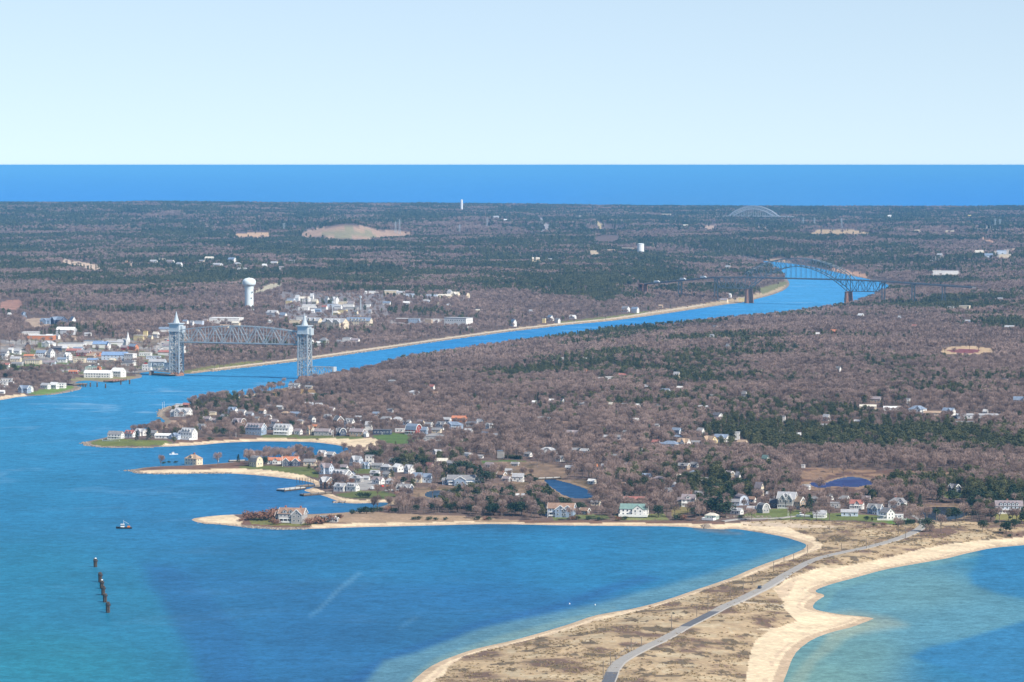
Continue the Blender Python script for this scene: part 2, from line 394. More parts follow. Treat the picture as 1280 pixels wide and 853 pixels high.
 ('bank', [(960,325),(975,323),(990,326),(990,329),(965,328)], (.35,.25,.17), 1),
 ('pit', [(880,283),(895,281),(897,286),(880,288)], (.42,.3,.22), 1),
 ('pit', [(943,281),(960,283),(962,286),(945,285)], (.45,.33,.25), 1),
 ('pit', [(738,316),(748,314),(750,319),(738,319)], (.42,.33,.24), 1),
 ('pit', [(664,324),(678,324),(680,328),(664,328)], (.45,.36,.24), 1),
 ('pit', [(745,276),(752,279),(756,281),(747,282)], (.45,.36,.2), 1),
 ('clay', [(0,378),(25,374),(28,381),(20,388),(0,386)], (.30,.17,.13), 1),
]
LOT_TREE = {}
def cover(px, py, x, y):
    """colour and clear flag for ground seen at (px,py), standing at (x,y)"""
    wob = 1.2
    qx = px + (fbm(x/16, y/30, 31, 4)-.5)*5*wob; qy = py + (fbm(x/16, y/30, 37, 4)-.5)*2.0*wob
    c = np.empty(px.shape + (3,)); c[:] = FLOOR; clear = np.zeros(px.shape)
    for nm, P, col_, cl in COVER:
        m = inside(qx, qy, P)
        c[m] = col_; clear[m] = cl
    return c, clear
# ------------------------------------------------------------ ground sheet
def node_noise(n, L, vec, scale, detail=4, rough=.6, dist=0):
    t = n.new('ShaderNodeTexNoise'); t.inputs['Scale'].default_value = scale; t.inputs['Detail'].default_value = detail
    t.inputs['Roughness'].default_value = rough; t.inputs['Distortion'].default_value = dist
    L.new(vec, t.inputs['Vector']); return t.outputs['Fac']
def node_range(n, L, v, a, b, c, d):
    r = n.new('ShaderNodeMapRange'); r.inputs[1].default_value = a; r.inputs[2].default_value = b
    r.inputs[3].default_value = c; r.inputs[4].default_value = d; L.new(v, r.inputs[0]); return r.outputs[0]
def node_mul(n, L, a, b):
    m = n.new('ShaderNodeMath'); m.operation = 'MULTIPLY'
    L.new(a, m.inputs[0]); L.new(b, m.inputs[1]); return m.outputs[0]
def ground_mat():
    m = bpy.data.materials.new('ground_cover'); m.use_nodes = True; n = m.node_tree.nodes; L = m.node_tree.links
    b = n['Principled BSDF']; b.inputs['Roughness'].default_value = .95; b.inputs['Specular IOR Level'].default_value = .1
    a = n.new('ShaderNodeAttribute'); a.attribute_name = 'tint'
    g = n.new('ShaderNodeNewGeometry')
    f1 = node_range(n, L, node_noise(n, L, g.outputs['Position'], .35, 3), .3, .7, .80, 1.18)
    f2 = node_range(n, L, node_noise(n, L, g.outputs['Position'], .045, 5, .65), .32, .68, .78, 1.2)
    s = n.new('ShaderNodeVectorMath'); s.operation = 'SCALE'
    L.new(a.outputs['Color'], s.inputs[0]); L.new(node_mul(n, L, f1, f2), s.inputs['Scale'])
    L.new(s.outputs[0], b.inputs['Base Color'])
    return m
xs = np.concatenate([np.arange(-1000, -200, 10), np.arange(-200, 1481, 1.8), np.arange(1485, 2200, 10)])
ys = np.concatenate([np.arange(248.6, 262, .7), np.arange(262, 330, 1.3), np.arange(330, 352, 1.3), np.arange(352, 670, .9), np.arange(670, 860, 1.1), np.arange(861, 1062, 4)])
GX, GY = np.meshgrid(xs, ys)
X, Y = unproj(GX, GY, 0.0)
keep = ys > 262.2
GX, GY, X, Y = GX[keep], GY[keep], X[keep], Y[keep]
Z, SCO, SPO = height(X, Y, True)
APX, APY = proj(X, Y, Z)                      # where each raised ground point is seen from the aircraft
cols, _ = cover(APX, APY, X, Y)
caus = inside(APX, APY, COVER[0][1])
k = (fbm(X/17, Y/22, 71, 5)); k2 = fbm(X/9, Y/14, 75, 3)
isdry = caus & (np.abs(cols - np.array(DRY2)).sum(-1) < 1e-6)
cols[isdry & (k > .50)] = (.34,.25,.155)
cols[isdry & (k > .58)] = (.24,.17,.11)
cols[isdry & (k > .66)] = (.15,.10,.075)
cols[isdry & (k2 > .64)] = (.13,.10,.065)
cols[isdry & (k < .34)] = (.43,.345,.225)
sandm = np.abs(cols - np.array(SAND)).sum(-1) < 1e-6
wet = sandm & (SCO < 5.5); cols[wet] = (.44,.335,.23)
wrack = sandm & (SCO > 8) & (SCO < 10.5) & (k2 > .45); cols[wrack] = (.52,.40,.28)
rk = ~sandm & (SCO < 7) & (SCO > -3); cols[rk] = ROCK
lot = np.abs(cols - np.array((.20,.185,.18))).sum(-1) < 1e-6; kl = fbm(X/55, Y/75, 77, 3); kq = fbm(X/30, Y/45, 78, 2)
cols[lot & (kl > .52)] = (.27,.215,.165); cols[lot & (kl > .60)] = (.15,.12,.095); cols[lot & (kq > .66)] = (.12,.14,.06); cols[lot & (kl < .38)] = (.30,.28,.26)
mar = np.abs(cols - np.array(MARSH)).sum(-1) < 1e-6; cols[mar & (k2 > .52)] = (.21,.145,.10); cols[mar & (k > .56)] = (.13,.095,.06)
mar = np.abs(cols - np.array((.19,.125,.085))).sum(-1) < 1e-6; cols[mar & (k2 > .5)] = (.25,.16,.105); cols[mar & (k > .55)] = (.13,.08,.065)
pm = (np.abs(SPO) < 5) & (SCO > 40); cols[pm & ~sandm] = (.24,.17,.11)
g_ = grid_mesh('ground', X, Y, Z + crv(X, Y), cols, ground_mat()); tag(g_, kind='structure')

# ------------------------------------------------------------ water
WC = [(60,235,62,150,238),(640,235,62,150,238),(1240,235,62,150,238),(640,212,75,160,238),
 (1000,360,84,165,236),(1060,345,84,160,232),(800,400,62,148,226),(600,428,58,146,224),(420,455,62,150,222),(250,490,66,152,216),(90,520,62,146,206),(20,560,60,144,198),
 (40,620,54,138,190),(40,720,50,136,178),(60,830,52,142,172),(150,760,52,134,176),(240,620,58,136,192),(340,566,44,122,184),(420,560,44,118,176),
 (330,612,62,124,186),(300,690,50,124,178),(400,690,50,126,180),(560,690,50,132,188),(700,690,52,138,194),(880,690,60,140,190),(760,740,50,132,186),(600,740,48,124,182),(420,800,48,118,172),(560,790,58,128,176),
 (1060,820,130,166,172),(1150,740,128,168,182),(1200,780,112,160,184),(1020,845,142,174,172),(1270,700,62,142,186),(1200,835,60,136,184),(700,610,50,86,136),(1040,603,72,76,136),(590,618,84,84,98),(1180,640,66,62,70),(758,298,80,150,215)]
def water_cols(px, py, x, y):
    num = np.zeros(px.shape + (3,)); den = np.zeros(px.shape)
    for (a, b, r, g, bl) in WC:
        w = 1/(((px-a)/1.0)**2 + ((py-b)*2.4)**2 + 900)**1.6
        num += w[..., None]*np.array(SR(r, g, bl)); den += w
    c = num/den[..., None]
    tl = smooth(470, 620, py)[..., None]; c = c*(1 + tl*(np.array([.82, 1.0, .94]) - 1)); c = c*(1 + (1-tl)*smooth(300, 340, py)[..., None]*(np.array([.92, 1.10, .98]) - 1))
    def soft(P, col, wd, amt=1.0, nz=10):
        nonlocal c
        qx = px + (fbm(x/70, y/120, 91, 4)-.5)*nz*2; qy = py + (fbm(x/70, y/120, 93, 4)-.5)*nz
        # signed distance in a squashed frame
        d = sdist(qx, qy*1.6, [[(p[0], p[1]*1.6) for p in P]])
        k = smooth(-wd, wd, d)*amt
        c = c*(1-k[..., None]) + np.array(SR(*col))*k[..., None]
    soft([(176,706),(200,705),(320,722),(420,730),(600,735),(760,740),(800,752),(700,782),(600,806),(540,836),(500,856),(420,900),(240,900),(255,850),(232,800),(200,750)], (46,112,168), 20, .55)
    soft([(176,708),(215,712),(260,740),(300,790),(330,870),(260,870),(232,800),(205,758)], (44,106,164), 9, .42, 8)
    soft([(440,870),(480,827),(520,817),(580,792),(640,777),(705,764),(760,752),(830,732),(900,712),(960,694),(1003,682),(1010,684),(950,712),(800,762),(640,806),(560,832),(500,880)], (112,160,174), 7, .78, 6)
    soft([(395,880),(440,845),(480,822),(580,782),(640,767),(705,752),(750,735),(800,718),(830,722),(700,762),(640,774),(580,790),(520,815),(480,826),(440,870)], (44,104,166), 5, .55, 5)
    soft([(470,880),(515,845),(545,824),(600,803),(700,776),(770,760),(640,805),(560,832),(500,870)], (142,176,170), 4, .7, 5)
    soft([(860,659),(900,662),(930,668),(905,668),(870,664)], (130,130,130), 3, .7, 4)
    soft([(1223,690),(1260,683),(1500,668),(1500,765),(1280,748),(1247,741),(1219,730),(1208,718),(1222,702)], (56,138,186), 7, .92, 8)
    soft([(1136,822),(1165,808),(1200,799),(1280,776),(1500,740),(1500,900),(1290,875),(1240,854),(1200,839),(1160,830)], (58,136,184), 4, .95, 6)
    soft([(1020,770),(1060,765),(1110,772),(1135,782),(1090,792),(1040,800)], (178,190,168), 10, .55)
    soft([(985,853),(1000,834),(1036,795),(1090,775),(1100,780),(1060,800),(1020,830),(1000,870)], (165,185,165), 6, .6, 5)
    soft([(1016,742),(1040,728),(1100,711),(1220,690),(1230,694),(1100,722),(1045,740),(1028,764),(1014,758)], (128,176,174), 4, .6, 5)
    soft([(449,714),(453,716),(440,728),(415,748),(392,768),(384,774),(388,767),(412,745),(434,726)], (110,168,204), 2.2, .5, 4)
    soft([(527,768),(522,773),(508,780),(496,788),(500,782),(514,772)], (100,160,200), 2, .4, 4)
    return c
def water_mat():
    m = bpy.data.materials.new('sea_water'); m.use_nodes = True; n = m.node_tree.nodes; L = m.node_tree.links
    n.remove(n['Principled BSDF']); o = n['Material Output']
    a = n.new('ShaderNodeAttribute'); a.attribute_name = 'tint'; g = n.new('ShaderNodeNewGeometry'); P = g.outputs['Position']
    big = node_range(n, L, node_noise(n, L, P, .009, 6, .68), .34, .66, .88, 1.13)
    rip = node_range(n, L, node_noise(n, L, P, .075, 6, .75), .36, .64, .80, 1.22)
    fine = node_range(n, L, node_noise(n, L, P, .28, 5, .8), .34, .66, .76, 1.27)
    f = node_mul(n, L, node_mul(n, L, big, rip), fine)
    s = n.new('ShaderNodeVectorMath'); s.operation = 'SCALE'; L.new(a.outputs['Color'], s.inputs[0]); L.new(f, s.inputs['Scale'])
    s2 = n.new('ShaderNodeVectorMath'); s2.operation = 'SCALE'; s2.inputs['Scale'].default_value = WATER_K; L.new(s.outputs[0], s2.inputs[0])
    # pale current streaks
    st = node_range(n, L, node_noise(n, L, P, .011, 6, .62, .6), .56, .70, 0, .55)
    st2 = node_mul(n, L, st, node_range(n, L, node_noise(n, L, P, .0016, 2, .5), .42, .60, .15, 1))
    sx = n.new('ShaderNodeSeparateXYZ'); L.new(P, sx.inputs[0]); st2 = node_mul(n, L, st2, node_range(n, L, sx.outputs[1], 2600, 3900, .14, 1.0))
    mx = n.new('ShaderNodeMix'); mx.data_type = 'RGBA'; L.new(st2, mx.inputs[0]); L.new(s2.outputs[0], mx.inputs[6]); mx.inputs[7].default_value = (.20,.36,.52,1)
    d = n.new('ShaderNodeBsdfDiffuse'); L.new(mx.outputs[2], d.inputs[0])
    gl = n.new('ShaderNodeBsdfGlossy'); gl.inputs['Roughness'].default_value = .22; gl.inputs[0].default_value = (.75,.9,1,1)
    bp = n.new('ShaderNodeBump'); bp.inputs['Strength'].default_value = .55; bp.inputs['Distance'].default_value = 1.2
    L.new(node_noise(n, L, P, .12, 5, .65), bp.inputs['Height']); L.new(bp.outputs[0], gl.inputs['Normal'])
    mi = n.new('ShaderNodeMixShader'); mi.inputs[0].default_value = .09
    L.new(d.outputs[0], mi.inputs[1]); L.new(gl.outputs[0], mi.inputs[2]); L.new(mi.outputs[0], o.inputs[0])
    return m
WATER_K = .56
wx_ = np.concatenate([np.arange(-3000, -400, 40), np.arange(-400, 1681, 4.0), np.arange(1700, 4400, 40)])
wy = np.concatenate([[207.2, 207.6], np.arange(208, 215, .5), np.arange(215, 300, 2.5), np.arange(300, 640, 2.5), np.arange(640, 1072, 3.0)])
GX, GY = np.meshgrid(wx_, wy); X, Y = unproj(GX, GY, 0.0)
Xf = np.vstack([X[:1]*1.08, X]); Yf = np.vstack([Y[:1]*1.08, Y]); GXf = np.vstack([GX[:1], GX]); GYf = np.vstack([GY[:1], GY])
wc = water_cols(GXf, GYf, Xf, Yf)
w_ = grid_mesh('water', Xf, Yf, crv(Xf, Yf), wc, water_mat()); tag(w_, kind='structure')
WFAR = float(np.hypot(Xf, Yf).max()); ZLOW = float(crv(Xf, Yf).min())
# inland ponds lie a little above the sea
for P, zz in zip(PONDS, (1.0, 1.0, 1.0, 1.0, 14.0)):
    mbp = MB(); q = wpoly(P, zz); c0 = q.mean(0); q = c0 + (q-c0)*1.25
    zq = zz*.0 + (0.12 if zz < 5 else 0.2)
    zb = [0.12 + float(crv(a, b)) for a, b in q]
    mbp.add([(a, b, z) for (a, b), z in zip(q, zb)], [tuple(range(len(q)))])
MATS_G = g_.data.materials[0]

# ------------------------------------------------------------ haze: one closed box of even air round everything
hb = MB(); zt = CAMZ + 2.0; zb_ = -5.5
hb.box((0, WFAR*.5 - 500, (zt+zb_)/2), (WFAR*.45, WFAR + 3000, zt-zb_))
hm = bpy.data.materials.new('air'); hm.use_nodes = True; hn = hm.node_tree.nodes; hn.remove(hn['Principled BSDF'])
pv = hn.new('ShaderNodeVolumePrincipled'); pv.inputs['Density'].default_value = HAZE_DENS; pv.inputs['Color'].default_value = (*HAZE_COL, 1)
pv.inputs['Anisotropy'].default_value = -0.2
hm.node_tree.links.new(pv.outputs[0], hn['Material Output'].inputs['Volume'])
tag(hb.build('haze', hm), kind='stuff')

# ------------------------------------------------------------ tree meshes (12 m tall pattern trees)
def tris_mesh(name, V, mats, mi=None):
    n = len(V)//3
    me = bpy.data.meshes.new(name); me.vertices.add(len(V)); me.vertices.foreach_set('co', V.astype(np.float32).ravel())
    me.loops.add(n*3); me.loops.foreach_set('vertex_index', np.arange(n*3, dtype=np.int32))
    me.polygons.add(n); me.polygons.foreach_set('loop_start', (np.arange(n)*3).astype(np.int32)); me.polygons.foreach_set('loop_total', np.full(n, 3, np.int32))
    for m in mats: me.materials.append(m)
    if mi is not None: me.polygons.foreach_set('material_index', mi.astype(np.int32))
    me.update(calc_edges=True); return me
def unit(v): return v/np.maximum(np.linalg.norm(v, axis=-1, keepdims=True), 1e-9)
def tube_tris(p, q, r0, r1, k=5):
    p = np.array(p, float); q = np.array(q, float); d = unit(q-p); a = unit(np.cross(d, [0.3, 1, .2])); b = np.cross(d, a)
    out = []
    for i in range(k):
        t0, t1 = 2*math.pi*i/k, 2*math.pi*(i+1)/k
        A = p + r0*(math.cos(t0)*a+math.sin(t0)*b); B = p + r0*(math.cos(t1)*a+math.sin(t1)*b)
        C = q + r1*(math.cos(t1)*a+math.sin(t1)*b); D = q + r1*(math.cos(t0)*a+math.sin(t0)*b)
        out += [A, B, C, A, C, D]
    return out
def bare_parts(seed, ntw, tw, ln, wide=4.6, h=12.0):
    r = np.random.RandomState(seed); T = []
    top = np.array([r.uniform(-.3,.3), r.uniform(-.3,.3), h*.38]); T += tube_tris((0,0,-.8), top, .30, .19)
    ends = []
    for i in range(7):
        a = i*0.9 + r.uniform(0,.5); el = r.uniform(.35, .95)
        e = top + np.array([math.cos(a)*wide*.62*(1.1-el*.6), math.sin(a)*wide*.62*(1.1-el*.6), h*(.14+.30*el)])
        T += tube_tris(top, e, .14, .05, 4); ends.append(e)
    # twigs in a lumpy dome
    lob = r.normal(size=(7,3)); lob[:,2] = np.abs(lob[:,2])*.8; lob = unit(lob)*[wide*.55, wide*.55, h*.26] + [0,0,h*.60]
    c = lob[r.randint(0, 7, ntw)]
    dirs = unit(r.normal(size=(ntw,3)) + [0,0,.35])
    rr = r.uniform(.25, 1, (ntw,1))**.5
    p = c + dirs*rr*[wide*.46, wide*.46, h*.19]
    ctr = np.array([0,0,h*.40]); dd = unit(unit(p-ctr)*1.3 + [0,0,.35] + r.normal(size=(ntw,3))*.45)
    side = unit(np.cross(dd, r.normal(size=(ntw,3))))
    l = ln*r.uniform(.6, 1.3, (ntw,1)); w = tw*r.uniform(.6, 1.4, (ntw,1))
    A = p - dd*l*.5 - side*w*.5; B = p - dd*l*.5 + side*w*.5; C = p + dd*l*.5
    tw_ = np.stack([A, B, C], 1).reshape(-1, 3)
    return np.array(T), tw_
def leaf_tris(r, c, rad3, n, s):
    d = unit(r.normal(size=(n,3))); p = c + d*r.uniform(.45, 1, (n,1))**.6*rad3
    a = unit(r.normal(size=(n,3))); b = unit(np.cross(a, d + r.normal(size=(n,3))*.5)); k = s*r.uniform(.6,1.3,(n,1))
    return np.stack([p - a*k*.5, p + a*k*.5, p + b*k*.8], 1).reshape(-1, 3)
def pine_parts(seed, nc, nt, s, kind=0, h=12.0):
    r = np.random.RandomState(seed); T = tube_tris((0,0,-.8), (r.uniform(-.3,.3), 0, h*.8), .26, .07); V = []
    if kind == 0:      # pitch pine: flat irregular clumps
        for i in range(nc):
            z = h*(.32 + .62*(i+.5)/nc); f = 1 - abs((z/h-.5))*1.15; a = i*2.4 + r.uniform(0,.8)
            rd = r.uniform(.15,1)*3.3*max(f, .25); c = np.array([math.cos(a)*rd, math.sin(a)*rd, z])
            q = r.uniform(.75, 1.25); V.append(leaf_tris(r, c, np.array([1.45, 1.45, .85])*q, nt, s))
            if i % 3 == 0: T += tube_tris((0,0,z-.8), c, .07, .03, 3)
    else:              # cedar / spruce: narrow cone
        for i in range(nc):
            f = (i+.5)/nc; z = h*(.10 + .88*f); rr = 2.5*(1-f)**.75 + .25; a = i*2.4 + r.uniform(0,.8)
            rd = rr*r.uniform(.35,.8); c = np.array([math.cos(a)*rd, math.sin(a)*rd, z])
            V.append(leaf_tris(r, c, np.array([1.0, 1.0, .9])*(.5+.7*(1-f)), nt, s))
    return np.array(T), np.concatenate(V)
def round_parts(seed, nc, nt, s, h=12.0):
    r = np.random.RandomState(seed); T = tube_tris((0,0,-.8), (0, 0, h*.6), .3, .1); V = []
    for i in range(nc):
        d = unit(r.normal(size=3)); c = d*[3.3,3.3,4.2]*r.uniform(.4,.85) + [0,0,h*.52]
        V.append(leaf_tris(r, c, np.array([1.7,1.7,1.5])*r.uniform(.8,1.2), nt, s))
    return np.array(T), np.concatenate(V)
def leaf_mat(name, c1, c2, trans=0.0, patch=.004):
    m = bpy.data.materials.new(name); m.use_nodes = True; n = m.node_tree.nodes; L = m.node_tree.links
    b = n['Principled BSDF']; b.inputs['Roughness'].default_value = .9; b.inputs['Specular IOR Level'].default_value = .08
    oi = n.new('ShaderNodeObjectInfo'); g = n.new('ShaderNodeNewGeometry')
    big = node_range(n, L, node_noise(n, L, g.outputs['Position'], patch, 3), .35, .65, 0, .35)
    ad = n.new('ShaderNodeMath'); ad.operation = 'MULTIPLY_ADD'; ad.inputs[1].default_value = .7
    L.new(oi.outputs['Random'], ad.inputs[0]); L.new(big, ad.inputs[2])
    mx = n.new('ShaderNodeMix'); mx.data_type = 'RGBA'; L.new(ad.outputs[0], mx.inputs[0])
    mx.inputs[6].default_value = (*c1, 1); mx.inputs[7].default_value = (*c2, 1)
    L.new(mx.outputs[2], b.inputs['Base Color']); return m
M_BARK = mat('bark', (.16,.13,.11), .95, .1)
M_TWIG = leaf_mat('twigs', (.128,.09,.076), (.395,.29,.248))
M_PINE = leaf_mat('needles', (.036,.048,.022), (.15,.15,.07))
M_DARK = leaf_mat('dark_needles', (.022,.042,.024), (.055,.080,.045))
BARE_N = [bare_parts(s, 620, .21, 1.35) for s in (1, 2, 3)]
PINE_N = [pine_parts(11, 26, 26, .75), pine_parts(12, 30, 24, .75), pine_parts(13, 22, 24, .7, 1), round_parts(14, 20, 34, .75)]
BARE_F = [bare_parts(s, 120, .52, 2.0) for s in (4, 5, 6)]
PINE_F = [pine_parts(21, 15, 12, 1.35), pine_parts(22, 17, 12, 1.3), pine_parts(23, 14, 10, 1.2, 1)]
def joined(name, TV, mats):
    T, V = TV; mi = np.concatenate([np.zeros(len(T)//3), np.ones(len(V)//3)])
    return tris_mesh(name, np.concatenate([T, V]), mats, mi)
def scatter(name, label, P, variants, kind='stuff'):
    """P: rows x,y,z,scale,rot,variant"""
    if not len(P): return
    P = np.asarray(P)
    me = bpy.data.meshes.new(name); me.vertices.add(len(P)); me.vertices.foreach_set('co', P[:, :3].astype(np.float32).ravel())
    a = me.attributes.new('sz', 'FLOAT', 'POINT'); a.data.foreach_set('value', P[:, 3].astype(np.float32))
    a = me.attributes.new('turn', 'FLOAT', 'POINT'); a.data.foreach_set('value', P[:, 4].astype(np.float32))
    a = me.attributes.new('pick', 'INT', 'POINT'); a.data.foreach_set('value', P[:, 5].astype(np.int32))
    o = bpy.data.objects.new(name, me); COL.objects.link(o); tag(o, label, None, None, kind)
    ng = bpy.data.node_groups.new(name, 'GeometryNodeTree')
    ng.interface.new_socket('Geometry', in_out='INPUT', socket_type='NodeSocketGeometry'); ng.interface.new_socket('Geometry', in_out='OUTPUT', socket_type='NodeSocketGeometry')
    N = ng.nodes; L = ng.links; gi = N.new('NodeGroupInput'); go = N.new('NodeGroupOutput'); jn = N.new('GeometryNodeJoinGeometry')
    def named(nm, t):
        q = N.new('GeometryNodeInputNamedAttribute'); q.data_type = t; q.inputs[0].default_value = nm; return q.outputs[0]
    sz, turn, pick = named('sz', 'FLOAT'), named('turn', 'FLOAT'), named('pick', 'INT')
    cx = N.new('ShaderNodeCombineXYZ'); L.new(turn, cx.inputs[2])
    for i, vme in enumerate(variants):
        vo = bpy.data.objects.new(name + '_pattern', vme)
        cmp_ = N.new('FunctionNodeCompare'); cmp_.data_type = 'INT'; cmp_.operation = 'EQUAL'
        ia = [s for s in cmp_.inputs if s.type == 'INT']; L.new(pick, ia[0]); ia[1].default_value = i
        oi = N.new('GeometryNodeObjectInfo'); oi.inputs[0].default_value = vo
        ip = N.new('GeometryNodeInstanceOnPoints'); L.new(gi.outputs[0], ip.inputs['Points']); L.new(cmp_.outputs[0], ip.inputs['Selection'])
        L.new(oi.outputs['Geometry'], ip.inputs['Instance']); L.new(cx.outputs[0], ip.inputs['Rotation']); L.new(sz, ip.inputs['Scale'])
        L.new(ip.outputs[0], jn.inputs[0])
    L.new(jn.outputs[0], go.inputs[0])
    md = o.modifiers.new('scatter', 'NODES'); md.node_group = ng
    return o
# ------------------------------------------------------------ where the woods grow
EVER = [ # polygon, share of evergreens
 ([(-300,200),(1600,200),(1600,290),(-300,290)], .74),
 ([(-300,283),(700,283),(960,300),(940,330),(700,368),(300,372),(-300,395)], .74),
 ([(560,290),(960,290),(980,345),(960,350),(900,368),(780,372),(560,370)], .66),
 ([(-300,364),(300,362),(760,372),(900,378),(640,405),(-300,470)], .12),
 ([(-300,285),(75,318),(100,345),(-300,360)], .8),
 ([(760,345),(930,350),(930,372),(800,378)], .55),
 ([(950,285),(1600,280),(1600,345),(1100,348),(960,325)], .60),
 ([(1100,345),(1600,345),(1600,400),(1160,405),(1100,380)], .25),
 ([(1160,372),(1300,378),(1300,420),(1180,420)], .62),
 ([(570,422),(660,412),(860,402),(870,418),(700,440),(600,445)], .50),
 ([(640,448),(780,440),(860,452),(780,468),(640,478)], .42),
 ([(840,470),(900,462),(960,468),(900,488),(840,490)], .45),
 ([(860,545),(960,535),(1280,525),(1500,525),(1500,575),(1280,575),(1000,572),(880,560)], .66),
 ([(520,575),(600,560),(620,600),(560,612),(500,600)], .66),
 ([(420,560),(520,562),(540,600),(430,590)], .66),
 ([(860,600),(940,595),(930,640),(850,640)], .66),
 ([(560,622),(740,622),(740,646),(500,645)], .78),
 ([(1180,610),(1280,630),(1280,650),(1170,650)], .40),
 ([(340,500),(440,495),(450,515),(330,520)], .40),
]
VILLAGE = [  # thinner trees among the houses
 ([(190,500),(330,490),(640,500),(640,560),(470,560),(100,556)], .62), ([(300,560),(540,555),(640,580),(620,612),(380,620)], .50),
 ([(680,600),(960,590),(1140,615),(1150,655),(680,655)], 1.0), ([(-100,380),(480,362),(560,400),(235,440),(200,470),(-100,510)], .5),
 ([(350,430),(480,418),(480,440),(340,452)], .5), ([(780,540),(940,535),(940,565),(780,572)], .6), ([(1060,500),(1240,500),(1240,525),(1060,525)], .6),
]
HOUSE_RECTS = []    # filled by the house table before planting: x0,x1,y0,y1 on the photo
def plant():
    P = []
    rs = np.random.RandomState(3)
    for (d0, d1, sp) in ((2700, 3700, 8.6), (3700, 5300, 9.4), (5300, 8600, 11.6), (8600, 13000, 15.5), (13000, 22500, 24.0)):
        wx = d1*.16 + 320
        gx, gy = np.meshgrid(np.arange(-wx, wx, sp), np.arange(d0, d1, sp))
        gx = gx.ravel() + rs.uniform(-.48, .48, gx.size)*sp; gy = gy.ravel() + rs.uniform(-.48, .48, gy.size)*sp
        m = np.abs(gx) < gy*.158 + 300; gx, gy = gx[m], gy[m]
        P.append(np.stack([gx, gy, np.full(gx.shape, sp)], 1))
    P = np.concatenate(P); x, y, sp = P.T
    z, sc, so_ = height(x, y, True)
    far = np.hypot(x, y)
    px, py = proj(x, y, z); 
    hgt = np.clip(8.2 + 5.5*fbm(x/150, y/150, 61, 3) + rs.uniform(-2.0, 2.0, x.shape), 6, 16)*np.where(far > 8600, 1.3, 1.0)*np.where(far > 13000, 1.3, 1.0)
    hgt *= np.where(far < 3700, 1.12, 1)
    tx, ty = proj(x, y, z + hgt*.75)
    ok = (sc > np.where(far < 4300, 16, 5)) & (so_ > 6)
    for pp, fl in ((py, 1), (ty, 0)):
        c, cl = cover(px, pp, x, y)
        m = (rs.uniform(0, 1, x.shape) < cl*.97)
        if not fl: m &= (py < 460) | (sc < 60)
        ok &= ~m
    for pn in PONDS[:1] + PONDS[2:3] + PONDS[4:]:
        for fr in (.35, .75, 1.0):
            qx, qy = proj(x, y, z + hgt*fr); ok &= ~inside(qx, qy, pn)
    for pn in ([(778,352.5),(850,348),(940,344.5),(940,349),(850,352.5),(778,356)], [(1108,350.5),(1235,357),(1235,360),(1108,354)]):
        for fr in (.9, 1.15):
            qx, qy = proj(x, y, z + hgt*fr); ok &= ~inside(qx, qy, pn)
    vd = np.ones(x.shape)
    for poly, d in VILLAGE: vd[inside(px, py, poly)] = d
    clump = fbm(x/45, y/45, 66, 2)
    ok &= (rs.uniform(0, 1, x.shape) < vd*1.0) | ((vd < 1) & (clump > .62))
    for (hx, hy, hw, hh, hd) in HOUSE_RECTS:
        cw = 2.6*F/hd                          # half a crown, in photo pixels
        m = (np.abs(px-hx) < hw*.5+cw*.5) & (py > hy-3.0*F/hd*.3) & (ty < hy - hh*.42) & (py < hy + 60)
        ok &= ~(m & (rs.uniform(0, 1, x.shape) < .96))
        m = (np.abs(px-hx) < hw*.5+cw) & (np.abs(y-hd) < 7)
        ok &= ~m
    ok &= ~((px > 225) & (px < 400) & (py > 632) & (py < 665))
    keep_ = ok & (px > -420) & (px < 1700)
    x, y, z, hgt, px, py, sp, far, clump = [a[keep_] for a in (x, y, z, hgt, px, py, sp, far, clump)]
    e = np.full(x.shape, .16)
    for poly, f in EVER: e[inside(px + (fbm(x/200, y/300, 81, 3)-.5)*60, py + (fbm(x/200, y/300, 82, 3)-.5)*16, poly)] = f
    cn = fbm(x/170, y/260, 63, 4); cn = (cn - cn.mean())/cn.std()
    u = rs.normal(size=x.shape)
    s = .86*cn + .52*u
    from statistics import NormalDist
    thr = np.array([NormalDist().inv_cdf(float(v)) for v in (.12,.16,.25,.38,.40,.42,.45,.5,.55,.60,.62,.66,.74,.78,.8)])
    th = np.interp(e, [.12,.16,.25,.38,.40,.42,.45,.5,.55,.60,.62,.66,.74,.78,.8], thr)
    ever = s < th
    return dict(x=x, y=y, z=z, h=hgt, px=px, py=py, far=far, ever=ever)
NIND = {False: 290, True: 290}
